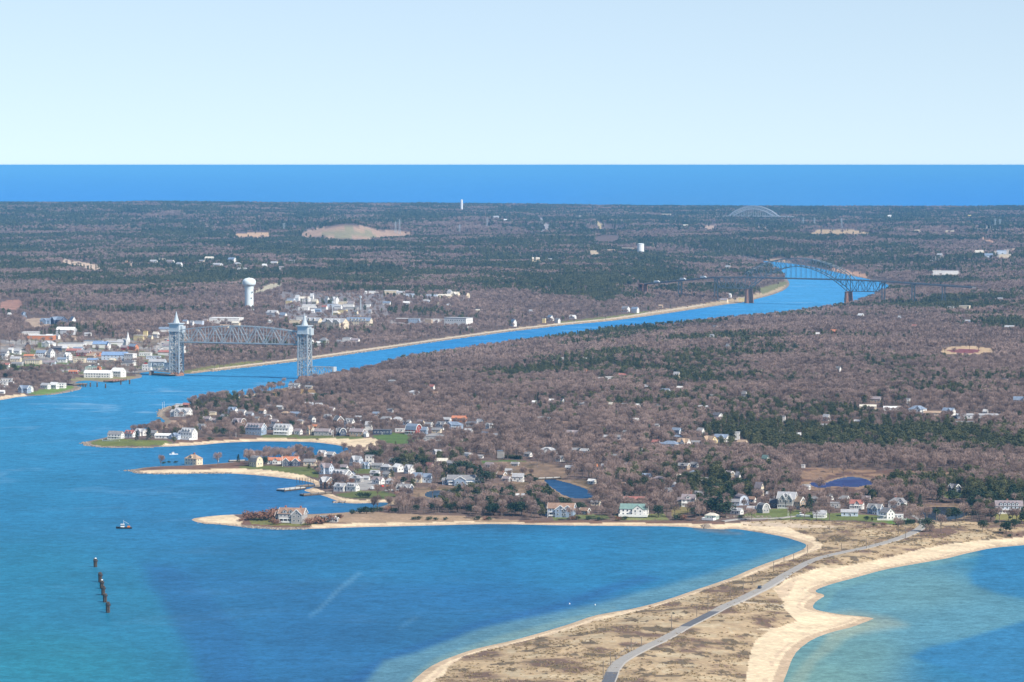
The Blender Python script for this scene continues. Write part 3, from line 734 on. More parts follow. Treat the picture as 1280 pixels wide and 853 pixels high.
# ------------------------------------------------------------ steel bridges
def dist_at(py): return CAMZ*F/(py - EYE)
def zat(py, D): return CAMZ - (py - EYE)*D/F
def xat(px, D): return (px - W/2)*D/F
M_STEEL = mat('lift_bridge_steel', (.33,.365,.385), .6, .4, .12, .2)
M_CAPS = mat('lift_bridge_caps', (.42,.47,.50), .6, .4)
M_DECK = mat('deck_steel', (.13,.15,.18), .8, .3)
M_PIER = mat('brick_red_pier', (.30,.16,.11), .9, .2, .2, .5)
M_STONE = mat('granite', (.36,.29,.24), .9, .2, .15, .4)
M_BOURNE = mat('dark_bridge_steel', (.25,.285,.29), .7, .3)
M_BDECK = mat('bridge_road', (.17,.17,.18), .9, .2)
M_SAG = mat('silver_bridge_steel', (.44,.47,.50), .6, .4)
def lattice(mb, corners0, corners1, z0, z1, step, w, leg):
    """four-legged braced tower between two rectangles"""
    c0 = np.array(corners0, float); c1 = np.array(corners1, float)
    n = max(1, round((z1-z0)/step))
    P = lambda k, t: (*(c0[k]*(1-t) + c1[k]*t), z0 + (z1-z0)*t)
    for k in range(4):
        mb.bar(P(k, 0), P(k, 1), leg)
    for i in range(n):
        a, b = i/n, (i+1)/n
        for k in range(4):
            k2 = (k+1) % 4
            mb.bar(P(k, b), P(k2, b), w); mb.bar(P(k, a), P(k2, b), w); mb.bar(P(k2, a), P(k, b), w)
def rail_bridge():
    D1, D2 = dist_at(470.0), dist_at(474.0)
    A = np.array([xat(220, D1), D1]); B = np.array([xat(380.5, D2), D2])
    d = B - A; L = float(np.hypot(*d)); rz = math.atan2(d[1], d[0])
    t = thing('lift_bridge', 'silver-blue railway lift bridge with two spired towers and a raised truss span', 'bridge', (A[0], A[1], 0), rz)
    for i, x0 in enumerate((0, L)):
        tw = MB(); hx, hy = 7.0, 6.5
        c0 = [(x0-hx,-hy),(x0+hx,-hy),(x0+hx,hy),(x0-hx,hy)]
        lattice(tw, c0, [(x0+(a-x0)*.93, b*.93) for a, b in c0], 4.0, 60.0, 11.2, .75, 1.7)
        for s_ in (-1, 1):                     # outer leg pair
            tw.bar((x0+s_*3.2, -hy, 4), (x0+s_*3.2, -hy*.93, 60), .7)
        to = tw.build('tower', M_STEEL, t)
        hd = MB(); hd.box((x0, 0, 65.0), (14.5, 13.5, 9.5)); hd.box((x0, 0, 70.3), (17.5, 16.5, 1.2)); hd.box((x0 + 8.6, 2, 62.5), (3.5, 9.5, 9.0)); hd.box((x0, 0, 60.0), (16.5, 15.5, 1.0))
        hd.build('sheave_house', M_CAPS, to)
        sp = MB(); sp.lathe([(4.8, 70.9), (4.2, 72.5), (2.6, 77), (1.3, 82), (.5, 85.5), (.05, 87)], 10, (x0, 0, 0)); sp.build('spire', M_CAPS, to)
        pr = MB()
        for s_ in (-1, 1): pr.lathe([(4.6, -3), (4.6, 2.5), (3.6, 3.0), (3.4, 4.0)], 14, (x0 + s_*.0 + 3.4*s_, -3.5, 0)); pr.lathe([(4.6, -3), (4.6, 2.5), (3.6, 3.0), (3.4, 4.0)], 14, (x0 + 3.4*s_, 5.5, 0))
        pr.build('pier', M_PIER, t)
    zb = zat(429, (D1+D2)/2); n = 14; xs_ = np.linspace(8.5, L-8.5, n+1)
    top = zb + 14.5 + 8.2*np.clip(np.sin(np.linspace(0.12, math.pi-.12, n+1)), 0, 1)**.75
    ls = MB()
    for y in (-4.6, 4.6):
        for i in range(n):
            ls.bar((xs_[i], y, zb), (xs_[i+1], y, zb), 1.15); ls.bar((xs_[i], y, top[i]), (xs_[i+1], y, top[i+1]), 1.1)
            ls.bar((xs_[i], y, zb), (xs_[i], y, top[i]), .62)
            a, b = ((zb, top[i+1]) if i < n/2 else (top[i], zb)) if i % 2 else ((top[i], zb) if i < n/2 else (zb, top[i+1]))
            ls.bar((xs_[i], y, a), (xs_[i+1], y, b), .85)
            ls.bar((xs_[i], y, (zb+top[i])/2), ((xs_[i]+xs_[i+1])/2, y, (a+b)/2), .4)
        ls.bar((xs_[n], y, zb), (xs_[n], y, top[n]), .9)
    for i in range(n+1):
        ls.bar((xs_[i], -4.6, top[i]), (xs_[i], 4.6, top[i]), .6); ls.bar((xs_[i], -4.6, zb), (xs_[i], 4.6, zb), .8)
        if i < n: ls.bar((xs_[i], -4.6, top[i]), (xs_[i+1], 4.6, top[i+1]), .35)
    o = ls.build('lift_span', M_STEEL, t)
    dk = MB(); dk.box((L/2, 0, zb-.9), (L-17, 5.2, .9)); dk.build('track_deck', M_DECK, o)
    for (x0, x1) in ((-38, -8.5), (L+8.5, L+42)):
        ap = MB(); m = 5; xx = np.linspace(x0, x1, m+1); b0, t0 = 6.5, 16.5
        for y in (-4.2, 4.2):
            for i in range(m):
                ap.bar((xx[i], y, b0), (xx[i+1], y, b0), .9); ap.bar((xx[i], y, t0), (xx[i+1], y, t0), .9); ap.bar((xx[i], y, b0), (xx[i], y, t0), .5)
                ap.bar((xx[i], y, b0 if i % 2 else t0), (xx[i+1], y, t0 if i % 2 else b0), .6)
            ap.bar((xx[m], y, b0), (xx[m], y, t0), .9)
        for i in range(m+1): ap.bar((xx[i], -4.2, t0), (xx[i], 4.2, t0), .5)
        ap.box(((x0+x1)/2, 0, b0-.6), (abs(x1-x0)-.2, 7, .8))
        e = ap.build('approach_span', M_STEEL, t)
        pt = MB(); xe = x1 if x1 > 0 else x0; pt.box((xe + (1.2 if x1 > 0 else -1.2), 0, 13.7), (2.2, 9.4, 6.2)); pt.build('portal', M_CAPS, e)
        pb = MB(); pb.box((xe, 0, 1.8), (3, 9, 7.2)); pb.build('abutment', M_STONE, t)
rail_bridge()
def arch_bridge(label, name, A, B, zd, zp, zl, zu, ze, side, M, Md, Mp, app, pier_w, thick, base=-3.0, nap=46):
    d = np.array(B) - np.array(A); L = float(np.hypot(*d)); rz = math.atan2(d[1], d[0])
    t = thing(name, label, 'bridge', (A[0], A[1], 0), rz)
    n = 20; X_ = np.linspace(0, L, n+1); u = 1 - (2*X_/L - 1)**2
    lo = zp + (zl-zp)*u; up = ze + (zu-ze)*u**.9
    hw = 6.5; ar = MB(); sus = ar
    for y in (-hw, hw):
        for i in range(n):
            ar.bar((X_[i], y, lo[i]), (X_[i+1], y, lo[i+1]), thick*1.15); ar.bar((X_[i], y, up[i]), (X_[i+1], y, up[i+1]), thick*1.15)
            ar.bar((X_[i], y, lo[i]), (X_[i], y, up[i]), thick*.6)
            if i < n/2: ar.bar((X_[i], y, up[i]), (X_[i+1], y, lo[i+1]), thick*.6)
            else: ar.bar((X_[i], y, lo[i]), (X_[i+1], y, up[i+1]), thick*.6)
            if abs(lo[i]-zd) > 1.5 and i: sus.bar((X_[i], y, lo[i]), (X_[i], y, zd), thick*.42)
        ar.bar((L, y, lo[n]), (L, y, up[n]), thick)
    for i in range(n+1):
        ar.bar((X_[i], -hw, up[i]), (X_[i], hw, up[i]), thick*.6)
        if lo[i] > zd+6: ar.bar((X_[i], -hw, lo[i]), (X_[i], hw, lo[i]), thick*.5)
    a_ = ar.build('arch_truss', M, t)
    for s_, x0 in ((-1, 0), (1, L)):
        st = MB(); m = 6; xx = x0 + s_*np.linspace(0, side, m+1)
        for y in (-hw, hw):
            for i in range(m):
                zb0 = zp if i < m-1 else zp; zb1 = zp if i < m-1 else zd-2
                st.bar((xx[i], y, zb0), (xx[i+1], y, zb1), thick)
                st.bar((xx[i], y, zp), (xx[i], y, zd), thick*.6)
                st.bar((xx[i], y, zd if i % 2 == 0 else zp), (xx[i+1], y, zp if i % 2 == 0 and i < m-1 else zd), thick*.65)
            st.bar((x0, y, ze), (xx[1], y, zd+.5), thick)
        for i in range(m): st.bar((xx[i], -hw, zp), (xx[i], hw, zp), thick*.6)
        st.build('side_span', M, t)
        pr = MB()
        for y in (-hw+1, hw-1):
            pr.lathe([(pier_w*.62, base), (pier_w*.60, 0), (pier_w*.5, (zp-2)*.55), (pier_w*.42, zp-2.6), (pier_w*.5, zp-2.2), (pier_w*.5, zp-.9)], 10, (x0, y, 0))
        pr.box((x0, 0, (zp+base)/2-1), (pier_w*.55, 2*hw-3, zp-base-3)); pr.build('pier', Mp, t)
    dk = MB()
    pts = [(-app[0][0], app[0][1]), (-side, zd-1.2), (0, zd), (L, zd), (L+side, zd-1.2), (L+app[1][0], app[1][1])]
    for p, q in zip(pts[:-1], pts[1:]): dk.bar((p[0], 0, p[1]), (q[0], 0, q[1]), 14.6, thick*1.3)
    d_ = dk.build('road_deck', Md, t)
    rl = MB()
    for y in (-7.1, 7.1):
        for p, q in zip(pts[:-1], pts[1:]): rl.bar((p[0], y, p[1]+1.4), (q[0], y, q[1]+1.4), .35, .9)
    rl.build('railing', M, d_)
    for s_, x0, (ax, az) in ((-1, 0, app[0]), (1, L, app[1])):
        k = int((ax-side)//nap)
        for i in range(k+1):
            x = side + i*(ax-side)/(k+1); zz = (zd-1.2) + (az-zd+1.2)*(x-side)/(ax-side)
            c = MB(); X0 = x0 + s_*x
            for y in (-5, 5): c.box((X0, y, (zz+base)/2-1), (1.7, 1.7, zz-base-2))
            c.box((X0, 0, zz-2.6), (2.8, 12.5, 1.8)); c.build('approach_pier', M, t)
    return t, L, pts
Db1 = dist_at(379.0); Db2 = Db1*(347.2-EYE)/(350.2-EYE)
bt, BL, _ = arch_bridge('long dark steel arch road bridge on brown stone piers over the bend of the canal', 'arch_bridge', (xat(936.5, Db1), Db1), (xat(1061, Db2), Db2),
    zat(347.2, Db1), 30, 77, 94, 64, 83, M_BOURNE, M_BDECK, M_PIER, ((268, 33), (294, 43)), 11, 1.15, nap=95)
ab = MB(); ab.prism([(-6,-9),(6,-9),(6,9),(-6,9)], 0, 26.0); ab.box((-4.4,0,29),(2.8,17,6)); ab.box((4.4,0,29),(2.8,17,6)); ab.box((0,0,33.2),(14,19,2.4))
ab.build('abutment_arch', M_PIER, bt, (-272, 0, 0))
Ds = (CAMZ-52)*F/(270.2-EYE)
arch_bridge('small pale silver arch bridge far away on the skyline before the sea', 'arch_bridge', (xat(912.5, Ds), Ds), (xat(971, Ds*.995), Ds*.995),
    52, 40, 84, 98, 58, 70, M_SAG, M_SAG, M_SAG, ((120, 43), (130, 36)), 7.5, 2.5, base=2)

# ------------------------------------------------------------ water towers, mast, pylons
M_WHITE = mat('white_paint', (.74,.76,.76), .6, .3); M_WT = mat('water_tower_paint', (.66,.73,.74), .6, .3)
M_DKW = mat('dark_opening', (.05,.06,.07), .6, .3)
def wtower():
    x, y, z = ground_pt(311.5, 388); s = y/F; base = z
    t = thing('water_tower', 'large pale mushroom-topped water tower standing in the woods beyond the rail bridge', 'water tower', (x, y, z))
    R1, R2 = 5.4*s, 8.3*s; top = zat(347.5, y) - z; zb = zat(357.5, y) - z
    m = MB(); prof = [(R1*1.15, -2), (R1*1.02, 3), (R1*.98, zb*.6), (R1*1.0, zb*.86), (R1*1.12, zb)]
    m.lathe(prof, 28); m.build('pedestal', M_WT, t)
    for k in range(3):
        b = MB(); b.box((R1*.8*math.cos(-1.2+k*.9-.5), -R1*.86, zb*(.25+.25*k)), (1.6, 1.4, 2.4)); b.build('window', M_DKW, t)
    m = MB(); hh = top - zb
    m.lathe([(R1*1.1, zb-.4), (R2*.93, zb+hh*.12), (R2, zb+hh*.26), (R2, zb+hh*.60), (R2*.90, zb+hh*.76), (R2*.6, zb+hh*.93), (R2*.2, top), (.3, top+.6)], 32); o = m.build('tank', M_WT, t)
    for p in o.data.polygons: p.use_smooth = True
wtower()
def standpipe(px, pyt, pyb, wpx, label, gy):
    x, y, z = ground_pt(px, gy); s = y/F
    t = thing('water_tank', label, 'water tank', (x, y, z))
    h = zat(pyt, y) - z; r = wpx/2*s
    m = MB(); m.lathe([(r, -3), (r, h*.93), (r*1.04, h*.935), (r*1.04, h*.955)], 28); m.build('shell', M_WHITE, t)
    m = MB(); m.lathe([(r*1.02, h*.956), (r*.6, h*.985), (.3, h)], 28); m.build('roof', M_WT, t)
standpipe(800.8, 304.2, 317, 8.4, 'white cylindrical water tank rising from the dark woods left of the arch bridge', 320)
standpipe(577, 249.6, 258, 3.0, 'slim pale water tank on the far ridge against the sea', 266)
def mast(px, pt, pb, label, r=1.2, nm='radio_mast'):
    x, y, z = ground_pt(px, pb); h = zat(pt, y) - z
    t = thing(nm, label, 'mast', (x, y, z)); m = MB(); m.lathe([(r, -1), (r*.55, h)], 8); m.build('pole', M_CAPS, t)
    m = MB(); m.lathe([(r*1.9, h-4.5), (r*1.9, h-1.0)], 8); m.build('antenna_ring', M_CAPS, t)
mast(450.8, 369.5, 390, 'pale grey radio mast above the crowded village rooftops')
mast(415.5, 376, 394, 'thin grey mast among the white village roofs left of the taller mast', .8)
M_PY = mat('pylon_steel', (.34,.38,.42), .7, .3)
def pylon(px, pt, pb, label):
    x, y, z = ground_pt(px, pb); h = zat(pt, y) - z
    t = thing('power_pylon', label, 'pylon', (x, y, z), 0, 'power pylons in the far woods'); m = MB()
    lattice(m, [(-3,-3),(3,-3),(3,3),(-3,3)], [(-.8,-.8),(.8,-.8),(.8,.8),(-.8,.8)], -1, h, h/5, .35, .9); m.build('lattice_tower', M_PY, t)
    m = MB()
    for k in (.7, .82, .94): m.box((0, 0, h*k), (13, .9, .9))
    m.build('cross_arm', M_PY, t)
for px, pt, pb, lb in ((494.5,277,291,'left one of the power pylons standing beside the bare landfill mound'),(499.5,274,292,'taller of the power pylons at the right end of the bare landfill mound'),
    (574.5,281,295,'dark power pylon in the woods below the ridge water tank'),(609,272,288,'power pylon in the far woods right of the ridge water tank'),(355,279,292,'power pylon left of the bare landfill mound'),
    (1018,272,284,'power pylon behind the tan field, right of the silver arch'),(1052,273,285,'power pylon in the woods above the right end of the tan field'),(1004,272,284,'power pylon just right of the silver arch bridge approach'),
    (1244,273,284,'power pylon in the far woods near the right edge'),(1250,274,284,'rightmost power pylon before the far sea')):
    pylon(px, pt, pb, lb)
# ------------------------------------------------------------ houses
WALLS = {'w': ('white_clapboard', (.70,.69,.66)), 'c': ('cream_siding', (.66,.57,.42)), 'g': ('grey_shingle_wall', (.36,.35,.34)), 't': ('tan_shingle_wall', (.42,.32,.23)),
 'b': ('blue_grey_siding', (.26,.33,.43)), 'd': ('dark_blue_siding', (.07,.085,.13)), 'r': ('red_siding', (.26,.06,.05)), 'o': ('orange_brick', (.52,.21,.11)), 'n': ('brown_siding', (.20,.13,.10)),
 'e': ('pale_green_siding', (.42,.52,.45)), 'y': ('yellow_siding', (.68,.56,.30)), 'p': ('pale_blue_siding', (.50,.57,.66))}
ROOFS = {'g': ('grey_shingle_roof', (.22,.22,.23)), 'd': ('dark_shingle_roof', (.12,.12,.135)), 'l': ('light_grey_roof', (.36,.365,.38)), 'b': ('blue_grey_roof', (.19,.235,.31)), 'n': ('brown_shingle_roof', (.27,.18,.135)),
 't': ('tan_shingle_roof', (.36,.265,.19)), 'o': ('orange_tile_roof', (.46,.19,.11)), 'r': ('dusty_red_roof', (.34,.15,.13)), 'w': ('white_roof', (.66,.66,.65)), 'e': ('green_roof', (.17,.26,.24)), 'c': ('cream_roof', (.58,.54,.46)), 'u': ('bright_blue_roof', (.19,.28,.44)), 'p': ('mauve_grey_roof', (.25,.215,.225))}
def wm(k): return mat(WALLS[k][0], WALLS[k][1], .85, .15, .10, .35)
def rm(k): return mat(ROOFS[k][0], ROOFS[k][1], .9, .12, .16, .5)
M_TRIM = mat('white_trim', (.76,.76,.74), .6, .2)
M_GLASS = mat('window_glass', (.045,.06,.08), .15, .5)
M_DOOR = mat('painted_door', (.10,.12,.16), .6, .3)
M_CHIM = mat('chimney_brick', (.30,.13,.09), .9, .2)
M_FOUND = mat('foundation', (.33,.31,.29), .95, .1)
def window_mesh():
    m = MB(); m.box((0, -.02, 0), (1.0, .10, 1.0)); m.add([(-.38,-.085,-.42),(.38,-.085,-.42),(.38,-.085,.42),(-.38,-.085,.42)], [(0,1,2,3)], 1); return m.mesh('window', [M_TRIM, M_GLASS])
def door_mesh():
    m = MB(); m.box((0, -.04, 0), (1.0, .14, 1.0)); m.add([(-.36,-.13,-.49),(.36,-.13,-.49),(.36,-.13,.42),(-.36,-.13,.42)], [(0,1,2,3)], 1); return m.mesh('door', [M_TRIM, M_DOOR])
WIN_ME, DOOR_ME = window_mesh(), door_mesh()
def roof_profile(style, hw, eh, rh):
    """half section (y, z) from eave to ridge"""
    if style == 'b': return [(hw, eh), (hw*.82, eh + (rh-eh)*.55), (hw*.42, eh + (rh-eh)*.88), (0, rh)]
    return [(hw, eh), (0, rh)]
def block(wall, roof, L, Wd, eh, rh, style='g', cx=0, cy=0, rz=0.0, trim=None, ov=.45):
    C, S = math.cos(rz), math.sin(rz)
    T = lambda x, y, z: (cx + x*C - y*S, cy + x*S + y*C, z)
    hw, hl = Wd/2, L/2
    if style == 'f':
        wall.add([T(x, y, z) for z in (-2.5, eh) for x, y in ((-hl,-hw),(hl,-hw),(hl,hw),(-hl,hw))], [(0,1,5,4),(1,2,6,5),(2,3,7,6),(3,0,4,7),(4,5,6,7)])
        a, b = hl+.3, hw+.3
        roof.add([T(x, y, z) for z in (eh+.02, rh) for x, y in ((-a,-b),(a,-b),(a,b),(-a,b))], [(3,2,1,0),(0,1,5,4),(1,2,6,5),(2,3,7,6),(3,0,4,7),(4,5,6,7)])
        return
    if style == 'h':
        wall.add([T(x, y, z) for z in (-2.5, eh) for x, y in ((-hl,-hw),(hl,-hw),(hl,hw),(-hl,hw))], [(0,1,5,4),(1,2,6,5),(2,3,7,6),(3,0,4,7)])
        a, b = hl+ov, hw+ov; r = max(hl-hw, .4)
        roof.add([T(-a,-b,eh-.1), T(a,-b,eh-.1), T(a,b,eh-.1), T(-a,b,eh-.1), T(-r,0,rh), T(r,0,rh)], [(0,1,5,4),(1,2,5),(2,3,4,5),(3,0,4),(3,2,1,0)])
        return
    pr = roof_profile(style, hw, eh, rh)
    sec = [(-y, z) for y, z in pr] + [(y, z) for y, z in pr[::-1][1:]]
    base = [(-hw, -2.5)] + [(y, z-.06) for y, z in sec] + [(hw, -2.5)]; n = len(base)
    wall.add([T(-hl, y, z) for y, z in base] + [T(hl, y, z) for y, z in base], [tuple(range(n)), tuple(range(n, 2*n))[::-1], (0, n, n+1, 1), (n-2, 2*n-2, 2*n-1, n-1)])
    # roof shell with thickness and overhang
    k = (hw+ov)/hw; th = .28
    e0 = (sec[1][1]-sec[0][1])/max(sec[1][0]-sec[0][0], .01)
    so_ = [(sec[0][0]-ov, sec[0][1]-ov*abs(e0)*(.5 if style == 'b' else 1))] + sec[1:-1] + [(sec[-1][0]+ov, sec[-1][1]-ov*abs(e0)*(.5 if style == 'b' else 1))]
    m = len(so_); a = hl + ov
    vs = [T(-a, y, z) for y, z in so_] + [T(a, y, z) for y, z in so_] + [T(-a, y, z+th) for y, z in so_] + [T(a, y, z+th) for y, z in so_]
    fs = []
    for i in range(m-1):
        fs += [(i, i+1, m+i+1, m+i), (2*m+i, 3*m+i, 3*m+i+1, 2*m+i+1)]
        if trim is None: fs += [(i, 2*m+i, 2*m+i+1, i+1), (m+i, m+i+1, 3*m+i+1, 3*m+i)]
    fs += [(0, m, 3*m, 2*m), (m-1, 3*m-1, 4*m-1, 2*m-1)]
    roof.add(vs, fs)
    if trim is not None:
        for sx in (-a-.06, a+.06):
            for i in range(m-1):
                p, q = T(sx, so_[i][0], so_[i][1]+.05), T(sx, so_[i+1][0], so_[i+1][1]+.05); trim.bar(p, q, .12, .62)
BUILT = []   # (x, y, short landmark phrase, full object) for describing the trees
def house(px, py, wpx, hpx, rot, style, wk, rk, opt, label, group=None, name='house', cat='house'):
    x, y, z = ground_pt(px, py); s = y/F; wv = wpx*s; ht = hpx*s
    th = rad(rot); asp = .62
    for o in opt.split():
        if o[0] == 'a': asp = float(o[1:])
    L = wv/(abs(math.cos(th)) + asp*abs(math.sin(th))); Wd = L*asp
    ht = max(ht, 3.2)
    one = 'low' in opt
    eh = ht*(.62 if style in 'gh' else .5 if style == 'b' else .95)
    if style == 'g' and not one: eh = min(eh, ht - Wd*.22); eh = max(eh, ht*.5)
    t = thing(name, label, cat, (x, y, z), th, group)
    near = wpx >= 9.5 and y < 5200
    trim = MB() if (near and wk in 'dngtbr' and style in 'gb') else None
    wall, roof = MB(), MB()
    block(wall, roof, L, Wd, eh, ht, style, trim=trim)
    wins = []; storeys = 2 if eh > 5.0 else 1
    def wrow(x0, x1, zc, n, yy, ang=0.0, ww=1.3, wh=1.6, ax=None):
        for i in range(n):
            u = (i+.5)/n; q = x0 + (x1-x0)*u
            wins.append((q, yy, zc, ang, ww, wh) if ax is None else (ax, q, zc, ang, ww, wh))
    if near or 'win' in opt:
        big = max(1.0, L/16)
        n = max(2, min(9 if 'win' in opt else 6, int(L/3.4)))
        for k in range(storeys):
            zc = eh*(k+.55)/storeys
            wrow(-L/2*.9, L/2*.9, zc, n, -Wd/2-.02, 0, 1.35*big**.4, 1.7)
            wrow(-Wd/2*.8, Wd/2*.8, zc, max(2, int(Wd/4)), 0, math.pi/2, 1.3, 1.6, ax=L/2+.02)
            if y < 3400: wrow(-Wd/2*.8, Wd/2*.8, zc, 2, 0, -math.pi/2, 1.3, 1.6, ax=-L/2-.02)
        if style in 'gb' and ht-eh > 2.6: wins.append((L/2+.02, 0, eh+(ht-eh)*.32, math.pi/2, 1.5, 1.5))
    parts = []
    chim = MB(); nch = 0
    for o in opt.split():
        k = o[0]; v = o[1:]
        if k == 'd' and v.isdigit():                       # dormers on the front slope
            nd = int(v)
            for i in range(nd):
                dx = -L/2*.72 + L*.72*(i+.5)/nd; dw = min(L/nd*.52, 3.4); zz = eh + (ht-eh)*.12; top = eh + (ht-eh)*.80
                dy = -Wd/2*.62; dm, rf = MB(), MB()
                block(dm, rf, Wd*.55, dw, zz+(top-zz)*.62, top, 'g', dx, dy + Wd*.08, math.pi/2, ov=.2)
                dm.v = [(a, b, max(c, eh*.98)) for a, b, c in dm.v]
                parts.append(('dormer', dm, rf)); wins.append((dx, dy - Wd*.195 - .03, zz+(top-zz)*.38, 0, dw*.62, (top-zz)*.45))
        elif k == 'x':                                      # cross gables towards the front
            for q in v.split(','):
                fx = float(q)*L/2; gw = min(Wd*.8, L*.42); top = ht*(.97 if len(v) < 5 else .9)
                block(wall, roof, Wd*.9, gw, min(eh, top*.62), top, 'g', fx, -Wd*.32, -math.pi/2, trim=trim, ov=.35)
                if near:
                    for kk in range(storeys): wins += [(fx + e, -Wd*.32 - Wd*.45 - .03, eh*(kk+.5)/storeys, 0, 1.4, 1.6) for e in (-gw*.22, gw*.22)]
                    wins.append((fx, -Wd*.77-.03, top*.72, 0, 1.3, 1.3))
        elif k in 'WE' and v[:1] in '.0123456789' and v:    # lower wing west / east
            f = float(v); sg = -1 if k == 'W' else 1; wl = L*f
            block(wall, roof, wl, Wd*.8, eh*.72, ht*.74, style if style != 'b' else 'g', sg*(L/2 + wl/2 - .2), Wd*.03, trim=trim)
            if near: wrow(sg*(L/2 + .2*wl) , sg*(L/2+.85*wl), eh*.38, 2, Wd*.03 - Wd*.4 - .03)
        elif k == 'c':
            for q in (v or '.3').split(','):
                fx = float(q)*L/2; chim.box((fx, .12*Wd if style != 'f' else 0, ht*.98), (1.3, 1.3, ht*.34)); nch += 1
        elif k == 'p' and (v == '' or v.isdigit()):         # front porch
            pm = MB(); pd = 2.6; ph = min(3.0, eh*.62)
            pm.box((0, -Wd/2-pd/2-.05, ph), (L*.88, pd, .35)); pm.box((0, -Wd/2-pd/2-.05, .05), (L*.88, pd, .5))
            for i in range(6): pm.box((-L*.42 + L*.84*i/5, -Wd/2-pd+.2, ph/2+.1), (.32, .32, ph-.5))
            for i in range(1): pm.box((0, -Wd/2-pd+.12, .75), (L*.86, .10, .55))
            parts.append(('porch', pm, None))
        elif k == 'k':                                      # deck / terrace with rail
            pm = MB(); pm.box((0, -Wd/2-2.6, .2), (L*1.05, 5, 1.0)); pm.box((0, -Wd/2-5.0, 1.2), (L*1.05, .15, .9)); pm.box((-L*.52, -Wd/2-2.6, 1.2), (.15, 4.9, .9)); pm.box((L*.52, -Wd/2-2.6, 1.2), (.15, 4.9, .9))
            parts.append(('deck', pm, None))
        elif k == 'q':                                      # round arched gable end, painted trim
            pass
    wo = wall.build('wall', wm(wk), t)
    ro = roof.build('roof', rm(rk), t)
    if nch: chim.build('chimney', M_CHIM, ro)
    if trim is not None and trim.v: trim.build('gable_trim', M_TRIM, ro)
    for nm, a, b in parts:
        o = a.build(nm, wm(wk) if b else M_TRIM, t)
        if b: b.build('roof', rm(rk), o)
    for (a, b, c, ang, ww, wh) in wins[:60]:
        obj('window', WIN_ME, t, (a, b, c), ang, (ww, 1, wh))
    if near: obj('door', DOOR_ME, t, (L*.06, -Wd/2-.03, 1.15), 0, (1.3, 1, 2.3))
    HOUSE_RECTS.append((px, py, wpx, hpx, y))
    BUILT.append((x, y, px, py, label, t))
    return t
